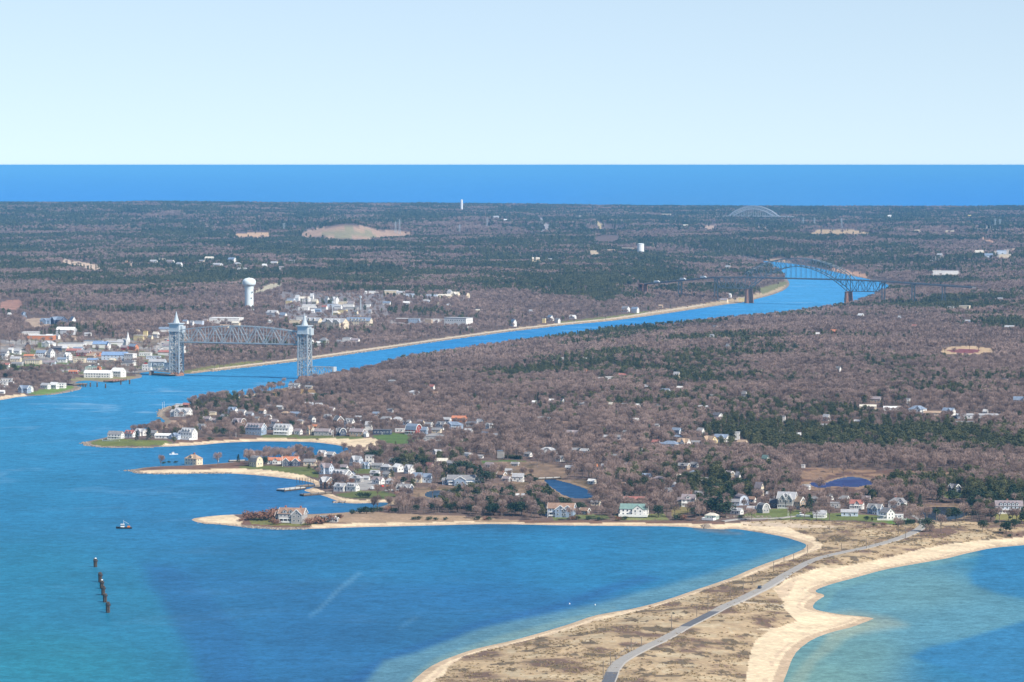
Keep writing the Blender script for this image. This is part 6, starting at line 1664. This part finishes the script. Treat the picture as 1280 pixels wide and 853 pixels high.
# ------------------------------------------------------------ flagpoles, fence, hedge, steeple, groin
def flagpole(px, py, hpx, label):
    x, y, z = ground_pt(px, py); h = hpx*y/F; t = thing('flagpole', label, 'flagpole', (x, y, z))
    m = MB(); m.lathe([(.17, -1), (.12, h)], 8); m.build('pole', M_TRIM, t); m = MB(); m.lathe([(.05, h), (.3, h+.2), (.3, h+.45), (.05, h+.65)], 8); m.build('finial', M_TRIM, t)
for a in ((273.3,578,11.5,'white flagpole right of the large cream house on the middle point'),(353,583.5,14,'white flagpole on the lawn before the orange-roofed house'),(416.5,546.5,9,'white flagpole on the lawn above the cove beach'),
          (295,547,9,'white flagpole beside the conifers above the upper beach'),(285,533,9,'white flagpole in front of the dark conifers of the upper point'),(203,513,9,'left white pole on the sea wall at the canal mouth'),(205.2,512,9,'right white pole on the sea wall at the canal mouth'),
          (684.5,647,12,'white flagpole at the left of the brown-roofed beach house'),(457.5,584.5,11,'white flagpole on the middle point tennis lawn'),(985,645.5,8,'white flagpole on the bright lawn by the tall grey house'),(335,578,9,'thin white pole rising behind the pale gambrel house'),(429,576,9,'thin white pole between the narrow cedars by the cove')):
    flagpole(*a)
def fence(pa, pb, label):
    a = at(*pa); b = at(*pb); L = math.hypot(b[0]-a[0], b[1]-a[1]); rz = math.atan2(b[1]-a[1], b[0]-a[0]); t = thing('picket_fence', label, 'fence', a, rz)
    m = MB(); n = int(L/.9)
    for i in range(n): m.box((L*(i+.5)/n, 0, .55), (.6, .08, 1.5))
    m.box((L/2, .08, .9), (L, .08, .15)); m.build('pickets', M_TRIM, t)
    for i in range(4): q = MB(); q.box((L*i/3, 0, .8), (.3, .3, 2.1)); q.build('post', M_TRIM, t)
fence((1097,650.6),(1133,651.5),'white picket fence around the terrace at the end of the front row')
fence((128,551.5),(160,551.8),'low white terrace wall in front of the house at the upper tip')
def leafy(name, label, cat, pa, pb, w, h, m, seed, n=500, group=None, s=.5):
    a = np.array(at(*pa)); b = np.array(at(*pb)); r = np.random.RandomState(seed); L = max(float(np.hypot(*(b-a)[:2])), .1)
    u = r.uniform(0, 1, (n, 1)); p = np.concatenate([u*L, r.uniform(-.5, .5, (n,1))*w, r.uniform(0, 1, (n,1))**.7*h], 1)
    q = unit(r.normal(size=(n,3))); v = unit(r.normal(size=(n,3))); V = np.stack([p-q*s, p+q*s, p+v*s*1.4], 1).reshape(-1, 3)
    t = thing(name, label, cat, tuple(a), math.atan2(b[1]-a[1], b[0]-a[0]), group); obj('foliage', tris_mesh(name + '_leaves', V, [m]), t)
    k = MB(); k.box((L/2, 0, h*.3), (L*.96, w*.5, h*.8)); k.build('stems', M_DARK, t)
leafy('hedge', 'dark clipped hedge curving beside the road end', 'hedge', (1120,657),(1143,654.5), 2.6, 3.2, M_DARK, 5, 1400)
leafy('hedge', 'dark hedge at the left of the tall grey block house', 'hedge', (632,573),(652,574.5), 3, 3.4, M_PINE, 6, 1000)
def church():
    x, y, z = ground_pt(160, 435); s = y/F; t = thing('church', 'white church with tall pointed steeple in the middle of town', 'church', (x, y, z))
    m = MB(); m.box((-8, 6, 3), (16, 9, 10)); m.box((0, 0, 5), (5.5, 5.5, 14)); m.build('wall', wm('w'), t)
    m = MB(); block(MB(), m, 16, 9, 8, 12, 'g', -8, 6); m.build('roof', rm('l'), t); m = MB(); m.lathe([(3.0, 12), (2.2, 14), (1.4, 17), (.1, 24)], 8); m.build('steeple', M_TRIM, t)
church()
M_ROCK = mat('shore_rock', (.25,.21,.17), .95, .1, .3, .7)
def rock_mesh(seed):
    r = np.random.RandomState(seed); m = MB(); prof = [(.6,-.3),(1.0,.15),(.8,.6),(.3,.85)]; m.lathe(prof, 7); m.v = [(a*r.uniform(.75,1.2), b*r.uniform(.75,1.2), c*r.uniform(.8,1.2)) for a, b, c in m.v]; return m.mesh('rock', [M_ROCK])
RP = []; rr = np.random.RandomState(8)
def rocks(pts, spread, dens, sz, world=False):
    P = np.array([unproj(a, b, .4) for a, b in pts])
    for p, q in zip(P[:-1], P[1:]):
        L = np.hypot(*(q-p)); n = max(1, int(L*dens))
        for _ in range(n):
            v = p + (q-p)*rr.uniform() + rr.normal(size=2)*spread; z = float(RZ(v[0], v[1])) - .1
            RP.append((v[0], v[1], max(z, -.5), sz*rr.uniform(.5, 1.5), rr.uniform(0, 6.28), rr.randint(0, 3)))
def RZ(a, b): return height(np.array([a]), np.array([b]))[0]
_h = height
def rocks_batch(specs):
    for pts, spread, dens, sz in specs:
        P = np.array([unproj(a, b, .4) for a, b in pts]); V = []
        for p, q in zip(P[:-1], P[1:]):
            n = max(1, int(np.hypot(*(q-p))*dens)); V.append(p + (q-p)*rr.uniform(size=(n,1)) + rr.normal(size=(n,2))*spread)
        V = np.concatenate(V); z = height(V[:,0], V[:,1])
        for v, zz in zip(V, z): RP.append((v[0], v[1], max(zz-.1, -.6), sz*rr.uniform(.5,1.5), rr.uniform(0,6.28), rr.randint(0,3)))
rocks_batch([([(105,553),(108,556.5),(130,559),(170,559.6),(190,559.4)], 1.6, 1.6, 1.0), ([(163,588),(175,591.4),(210,592.4),(250,591.6),(290,591.4)], 2.0, 1.5, 1.0), ([(150,588),(164,588)], 3, .5, 1.1),
 ([(305,658.4),(320,659.6),(350,661.2),(384,661)], 1.6, 2.6, 1.1), ([(250,653.5),(300,657)], 2, .5, .8), ([(199,521),(200,515),(210,509),(228,506)], 1.2, 1.5, 1.1),
 ([(262,464.5),(300,460),(330,456.5),(380,450.5),(430,443.5),(480,436.5),(530,429),(580,422),(640,414),(700,407)], 2.0, .8, 1.3), ([(60,494),(85,490),(97,487),(100,484)], 1.2, 1.0, 1.1),
 ([(905,651.5),(930,652.5),(960,651.5)], 5, 2.0, .8), ([(880,657),(884,660.5)], 1.5, 2.2, 1.2), ([(758,852),(764,836),(776,822),(797,809)], .5, .45, .55), ([(416,628.4),(431,628.2)], 2.5, 1.0, 1.0), ([(700,657),(760,657)], 4, .15, .6)])
scatter('shore_rocks', 'grey brown boulders armouring the shores', RP, [rock_mesh(i) for i in (1,2,3)])

# dune grass and low scrub over the causeway
gx = np.random.RandomState(21); n = 90000
qx = gx.uniform(-60, 760, n); qy = gx.uniform(1900, 2960, n); zz, sc_, _ = height(qx, qy, True); ppx, ppy = proj(qx, qy, zz)
cc, _ = cover(ppx, ppy, qx, qy); dsand = np.abs(cc - np.array(SAND)).sum(-1) > .02
inC = inside(ppx, ppy, COVER[0][1]) & dsand & (sc_ > 9) & (ppx > -20) & (ppx < 1300) & (ppy < 870)
dens = fbm(qx/24, qy/24, 71, 5); inC &= gx.uniform(0, 1, n) < smooth(.40, .66, dens)*.55 + .08
rd = np.full(n, 1e9)
for p in RL[::2]: rd = np.minimum(rd, (qx-p[0])**2 + (qy-p[1])**2)
inC &= rd > 22
def tuft(seed):
    r = np.random.RandomState(seed); k = 26; b = r.normal(size=(k,3))*[.5,.5,0]; d = unit(r.normal(size=(k,3))*[.6,.6,.2] + [0,0,1]); sd = unit(np.cross(d, r.normal(size=(k,3))))
    return tris_mesh('dune_grass_tuft', np.stack([b-sd*.13, b+sd*.13, b+d*r.uniform(.5,1.1,(k,1))], 1).reshape(-1,3), [M_TUFT])
M_TUFT = leaf_mat('dune_grass_blades', (.19,.14,.085), (.42,.33,.20), patch=.03)
q = np.stack([qx[inC], qy[inC], zz[inC], gx.uniform(.5, 1.35, n)[inC], gx.uniform(0, 6.28, n)[inC], gx.randint(0, 2, n)[inC]], 1)
print('tufts', len(q)); scatter('dune_grass', 'dry tan dune grass over the causeway', q, [tuft(1), tuft(2)])

# parked cars of the town: two or three pixels each, one mesh apiece
cm = MB(); cm.add([(x, y, z) for y in (-.95, .95) for x, z in ((-2.2,.3),(-2.2,.9),(-1.5,1.0),(-1.0,1.5),(.6,1.5),(1.2,1.0),(2.1,.85),(2.2,.3))], [tuple(range(8)), tuple(range(8,16))[::-1]] + [(i, 8+i, 8+(i+1) % 8, (i+1) % 8) for i in range(8)])
CARS = [cm.mesh('parked_car', [m]) for m in (M_WHITE, M_CAR, mat('silver_car_paint', (.42,.43,.45), .35, .5), M_RED, mat('black_car_paint', (.02,.02,.022), .3, .5))]
cr = random.Random(12); cand = []
for (cx_, cy_, w_, h_, n_) in ((207,432,10,8,14),(60,462,40,3,12),(100,458,20,3,8),(205,466,10,2,10),(130,458,14,2,6),(545,402,14,1.5,10),(480,402,10,1.5,5),(430,398,20,3,8),(185,456,10,3,8),(30,448,20,3,6)):
    for _ in range(n_): cand.append((round(cr.uniform(cx_-w_, cx_+w_), 1), round(cr.uniform(cy_-h_, cy_+h_), 1)))
precache(cand)
for i, q in enumerate(cand):
    gx_, gy_, gz_ = GP[q]
    if gz_ < .8: continue
    kx = cr.choice((0,0,1,2,2,3,4)); o = obj('parked_car', CARS[kx], None, (gx_, gy_, gz_), rad(cr.choice((20, 110, 200))))
    tag(o, ('white','dark blue','silver','red','black')[kx] + ' car parked among the rooftops of the canal-side town', 'car', 'cars parked in the town')
# ------------------------------------------------------------ plant the woods
TR = plant()
print('trees', len(TR['x']), 'evergreen', int(TR['ever'].sum()))
def rows(m, nv, seed, kscale=1.0):
    r = np.random.RandomState(seed); n = int(m.sum())
    return np.stack([TR['x'][m], TR['y'][m], TR['z'][m] + crv(TR['x'][m], TR['y'][m]), TR['h'][m]/12*kscale, r.uniform(0, 6.28, n), r.randint(0, nv, n)], 1)
# trees placed one by one: photo x, photo y of the foot, height on the photo, kind
MAN = """b 311 583 23;c 298 579 11;r 331 582 14;r 357 571 14;r 375 573 11;r 384 573 12;p 391 575 9;r 397 591 11;p 386 589 9;r 400 579 11;r 415 581 12;r 431 599 19;c 434 574 11;c 430 575 9;r 454 585 10;r 460 576 15;r 468 576 17;p 476 578 17;b 484 580 16
r 495 586 19;p 504 587 21;p 513 589 23;c 521 590 22;r 529 587 19;b 540 585 18;r 566 597 22;r 574 594 24;r 583 594 23;r 591 597 20;c 600 606 25;r 608 604 20;p 617 602 12;r 661 603 14;r 669 604 10;r 505 606 13;p 516 612 14;p 490 600 12;r 471 601 12
c 171 551 12;c 186 550 16;b 254 514 21;b 263 509 20;b 244 512 14;b 279 508 15;c 297 510 14;p 270 546 13;r 278 546 14;p 302 546 14;p 283 531 14;r 275 531 13;b 262 550 12;r 363 537 15;b 235 530 12;b 224 533 10;p 250 530 10;c 232 516 8
b 812 646 18;r 823 647 20;b 833 645 16;r 838 640 14;r 858 600 14;r 869 647 17;b 880 646 18;r 890 645 30;c 899 646 32;r 907 647 26;c 911 628 24;r 897 622 24;c 886 618 18;r 931 614 20;c 905 612 20;r 936 624 14;c 1012 641 24;r 1020 645 14;r 1005 640 12
r 1100 633 12;r 1083 652 9;p 1090 653 7;r 1130 640 14;b 1137 648 18;c 1150 636 18;r 1195 651 22;b 1205 652 26;r 1215 650 24;b 1224 651 24;r 1232 648 20;p 1186 650 15;b 1240 646 18;c 1202 613 14;c 1216 610 18;r 1170 646 14;r 1263 650 6;b 760 645 18;b 750 647 16;b 768 648 12
r 640 645 22;b 627 646 22;r 615 645 18;b 605 644 20;r 652 645 24;b 664 646 22;r 674 642 20;r 588 643 16;b 575 642 18;r 562 641 15;b 550 640 16;r 540 639 14;b 530 638 13;r 520 640 12;b 680 640 18;b 512 637 12
r 455 470 12;c 446 471 8;c 440 472 7;r 430 471 12;r 342 484 9;p 336 487 10;b 355 482 10;r 383 499 12;p 395 505 14;r 405 503 15;c 415 500 12;p 425 508 12;b 330 492 9;r 321 500 8"""
SHRUB = """516 650 4;524 650 5;535 650.5 5;544 650.5 4;556 650.5 4;598 650.5 6;611 650.5 5;606 650.5 5;317 650 12;325 650 12;333 650 13;341 648 14;310 650 9;348 646 10;345 656 8;388 656 9;396 655 10;404 654 9;412 653 10;450 642 8;458 642 9;466 642 8;476 640 7;486 640 8;494 641 7;440 643 6;425 648 5
424 648 5;300 652 4;262 551 5;1105 657 4;1092 658 4;1245 655 5;1258 659 4;1250 664 3;1262 671 4;1272 670 3;1285 668 4;925 648 5;714 650 6;722 650 5;735 650 5;748 651 5;774 651 6;782 650 5;845 650 8;853 650 7;211 579 3;219 579 3;204 580 3;450 622 7;460 622 7;440 605 7;414 600 6;497 621 8;842 768 2.5;812 759 2"""
def parse(S): return [l.split() for l in S.replace('\n', ';').split(';') if l.strip()]
MANL = [(k, float(a), float(b), float(h)) for k, a, b, h in parse(MAN)]; SHL = [(float(a), float(b), float(h)) for a, b, h in parse(SHRUB)]
precache([(a, b) for _, a, b, _ in MANL] + [(a, b) for a, b, _ in SHL])
inview = (TR['px'] > -8) & (TR['px'] < 1288)
mx_ = np.array([GP[(a, b)][:2] for _, a, b, _ in MANL])
clash = np.zeros(len(TR['x']), bool)
for (k, a, b, h), (gx, gy) in zip(MANL, mx_): clash |= (np.abs(TR['x']-gx) < (4.5 if k == 'b' else 7)) & (np.abs(TR['y']-gy) < (5 if k == 'b' else 16)) & ((TR['y'] < gy + 5))
for k in list(TR): TR[k] = TR[k][~clash]
inview = inview[~clash]
ind = {}
nb = sum(1 for q in MANL if q[0] == 'b'); ne = len(MANL) - nb
for ev in (False, True):
    idx = np.where((TR['ever'] == ev) & inview)[0]
    idx = idx[np.argsort(TR['far'][idx])][:NIND[ev] - (ne if ev else nb)]
    ind[ev] = idx
single = np.zeros(len(TR['x']), bool); single[ind[False]] = True; single[ind[True]] = True
NEAR = 4900
for ev, nf, near_, lab in ((False, 'bare_woods', True, 'near'), (False, 'bare_woods', False, 'far'), (True, 'evergreen_woods', True, 'near'), (True, 'evergreen_woods', False, 'far')):
    m = (TR['ever'] == ev) & ~single & ((TR['far'] < NEAR) == near_)
    src = (PINE_N if near_ else PINE_F) if ev else (BARE_N if near_ else BARE_F)
    vs = [joined(nf + '_tree', s, (M_BARK, M_PINE if ev else M_TWIG)) for s in src]
    scatter(nf, {False: 'mass of bare grey brown woods', True: 'mass of dark evergreen woods'}[ev] + {True: ' behind the shore houses', False: ' reaching back to the far sea'}[near_], rows(m, len(vs), 5 + ev), vs)
# single trees near the shore, each with trunk and crown
KIND = {'b': ('bare_tree', 'bare tree', BARE_N, M_TWIG), 'p': ('pine_tree', 'green pine', PINE_N[:2], M_PINE), 'c': ('cedar_tree', 'narrow dark cedar', PINE_N[2:3], M_DARK), 'r': ('evergreen_tree', 'rounded dark evergreen', PINE_N[3:4], M_DARK)}
PROTO = {}
for k, (nm, lb, src, m) in KIND.items():
    PROTO[k] = [(tris_mesh(nm + '_trunk', T, [M_BARK]), tris_mesh(nm + '_crown', V, [m])) for T, V in src]
LM = [(145,549,'the house at the upper point tip'),(236,549,'the big white house above the upper beach'),(229,520,'the twin-gabled house at the canal mouth'),(270,546,'the white bungalow of the wooded upper point'),(320,543,'the four-dormer blue-grey house'),(354,543,'the large porch house above the cove'),
 (403,544,'the long mauve-roofed house'),(427,544,'the dark blue gambrel front'),(461,538,'the narrow upright white house'),(517,543,'the barn-like red house'),(574,527,'the long orange tile roof'),(600,545,'the right end of the hillside village'),(242,581,'the large cream house on the middle point'),
 (320,583,'the pale gambrel house'),(363,582,'the bright orange roof and chimneys'),(408,592,'the mauve roof with brown chimney'),(441,614,'the three-dormer house by the spit'),(446,582,'the porch house by the tennis lawn'),(498,590,'the bright white barn'),(506,616,'the dark blue house by the inlet'),
 (528,603,'the paired colonial house'),(577,605,'the wide blue-grey house above the marsh'),(648,602,'the white house near the footbridge'),(555,573,'the hollow behind the paired colonial house'),(600,573,'the arched-front cottage'),(626,573,'the tall grey block house'),(685,568,'the hip-roofed cottage by the orange tree'),
 (560,640,'the narrow marsh pond strip'),(620,640,'the shoreline thicket centre'),(655,622,'the small white roofs in the shoreline trees'),(702,644,'the brown-roofed beach house'),(740,605,'the white cabin on the pond bank'),(793,644,'the green-roofed beach house'),(861,633,'the stacked-porch white house'),(890,649,'the pale green beach cabin'),
 (927,631,'the purple-grey gambrel'),(949,620,'the tall narrow cream house'),(984,635,'the tall grey house with porches'),(1025,647,'the pale-roofed shore cottage'),(1071,636,'the dusty red roof'),(1109,649,'the sharp-gabled picket fence house'),(1122,635,'the hip-roofed house near the road end'),(1150,652,'the end of the causeway road'),
 (1180,640,'the small pond past the road end'),(1193,616,'the dark navy house'),(1261,641,'the many-windowed house at the edge'),(1050,604,'the purple marsh pond'),(1004,585,'the tiny white box cottage'),(808,600,'the pale blue gable in the trees'),(860,587,'the mid-distance tan house'),(912,597,'the tan gambrel cottage'),
 (838,560,'the big pale blue roof'),(888,557,'the yellow-cream gable'),(957,579,'the green-roofed gable in the woods'),(368,486,'the white house at the bridge foot'),(391,495,'the white flat shed by the brown field'),(450,472,'the dark tree clump on the canal bank'),(340,486,'the sandy tip of the canal bank'),(1110,590,'the reed marsh behind the pond'),(1230,600,'the woods behind the navy house'),(1000,560,'the green pine belt'),(1150,565,'the right part of the pine belt'),(760,585,'the small orange-walled cottage')]
LMW = [GP.get((a, b)) or ground_pt(a, b) for a, b, _ in LM]
LXY = np.array([w[:2] for w in LMW])
SEEN = {}
TREES = []
def tree_label(kindname, x, y, px, h):
    d = np.hypot((LXY[:,0]-x), (LXY[:,1]-y)*.55); i = int(np.argmin(d)); a = LM[i]
    dx = x - LXY[i,0]; dy = (y - LXY[i,1])*.55
    rel = ('right of' if dx > 0 else 'left of') if abs(dx) > abs(dy) else ('behind' if dy > 0 else 'in front of')
    size = 'tall' if h > 11.5 else ('low' if h < 8.6 else 'middling')
    key = (size, kindname, rel, a[2]); SEEN.setdefault(key, []).append(float(d[i])); return key, float(d[i])
pend = []
for k, a, b, hp in MANL:
    x, y, z = GP[(a, b)]; h = hp*y/F; pend.append((k, x, y, z, h, random.uniform(0, 6.28)))
r_ = random.Random(4)
for ev in (False, True):
    for i in ind[ev]:
        k = 'b' if not ev else r_.choice('pprrc')
        pend.append((k, float(TR['x'][i]), float(TR['y'][i]), float(TR['z'][i]), float(TR['h'][i]), r_.uniform(0, 6.28)))
lab = [tree_label(KIND[k][1], x, y, 0, h) for k, x, y, z, h, a in pend]
for (key, dd), (k, x, y, z, h, a) in zip(lab, pend):
    n = sorted(SEEN[key]).index(dd); nm, kn, _, _ = KIND[k]
    txt = '%s %s %s %s' % (key[0], kn, key[2], key[3])
    if len(SEEN[key]) > 1: txt = '%s, %s %s %s' % (key[0] + ' ' + kn, NTH[min(n, 58)] + ' nearest', key[2], key[3])
    w = txt.split()
    if len(w) > 16: txt = ' '.join(txt.replace('middling ', '').split()[:16])
    tr = thing(nm, txt, 'tree', (x, y, z), a, {'b': 'bare trees near the shore', 'p': 'pines near the shore', 'c': 'cedars near the shore', 'r': 'rounded evergreens near the shore'}[k])
    T_, V_ = r_.choice(PROTO[k]); s = h/12; wd = s*{'r': 1.45, 'c': 1.25, 'p': 1.15}.get(k, 1.05)
    for nm2, me_ in (('trunk', T_), ('crown', V_)):
        obj(nm2, me_, tr, (0,0,0), 0, (wd, wd, s))
# the one tree in bright orange leaf, and its yellow neighbour
M_OR = leaf_mat('orange_leaves', (.60,.22,.02), (.75,.33,.03)); M_BRN = leaf_mat('russet_twigs', (.17,.085,.06), (.30,.17,.12))
def lone(px, py, hp, m, nm, lb, src, cat='tree'):
    x, y, z = ground_pt(px, py); s = hp*y/F/12; T_, V_ = src; t = thing(nm, lb, cat, (x, y, z)); obj('trunk', tris_mesh(nm+'_trunk', T_, [M_BARK]), t, scale=(s*1.1, s*1.1, s)); obj('crown', tris_mesh(nm+'_crown', V_, [m]), t, scale=(s*1.3, s*1.3, s))
lone(655, 568, 8, M_OR, 'orange_tree', 'small tree in bright orange leaf before dark evergreens', PINE_N[3])
lone(485, 611, 6, M_OR, 'orange_bush', 'bright orange-yellow bush beside the dark blue gabled house', PINE_N[3], 'bush')
lone(537, 590, 13, leaf_mat('pink_twigs', (.30,.14,.13), (.38,.20,.18)), 'budding_tree', 'reddish budding tree above the paired colonial house', BARE_N[0])
sr = np.random.RandomState(9); SV = []
for sd in (1, 2):
    r = np.random.RandomState(sd+40); T = tube_tris((0,0,-.3), (0,0,1.6), .25, .08); V = [leaf_tris(r, np.array([*(r.normal(size=2)*.9), 1.0 + r.uniform(0,.9)]), np.array([1.1,1.1,.9]), 40, .42) for _ in range(9)]
    SV.append((np.array(T), np.concatenate(V)))
SM = [[tris_mesh('shrub_stem', T, [M_BARK]), {m.name: tris_mesh('shrub_foliage', V, [m]) for m in (M_DARK, M_BRN)}] for T, V in SV]
for i, (a, b, hp) in enumerate(sorted(SHL)):
    x, y, z = GP[(a, b)]; s = hp*y/F/2.6; m = M_BRN if (a < 350 and b > 640) or r_.random() < .3 else M_DARK
    d = np.hypot((LXY[:,0]-x), (LXY[:,1]-y)*.55); j = int(np.argmin(d)); col = 'russet' if m is M_BRN else 'dark green'
    t = thing('shrub', '%s rounded shrub on the shore, %s from the left of all the shrubs' % (col, NTH[i]) , 'shrub', (x, y, z), r_.uniform(0, 6), 'shrubs along the beaches')
    T_, V_ = SM[i % 2]; obj('stem', T_, t, scale=(s, s, s)); obj('foliage', V_[m.name], t, scale=(s*1.15, s*1.15, s))
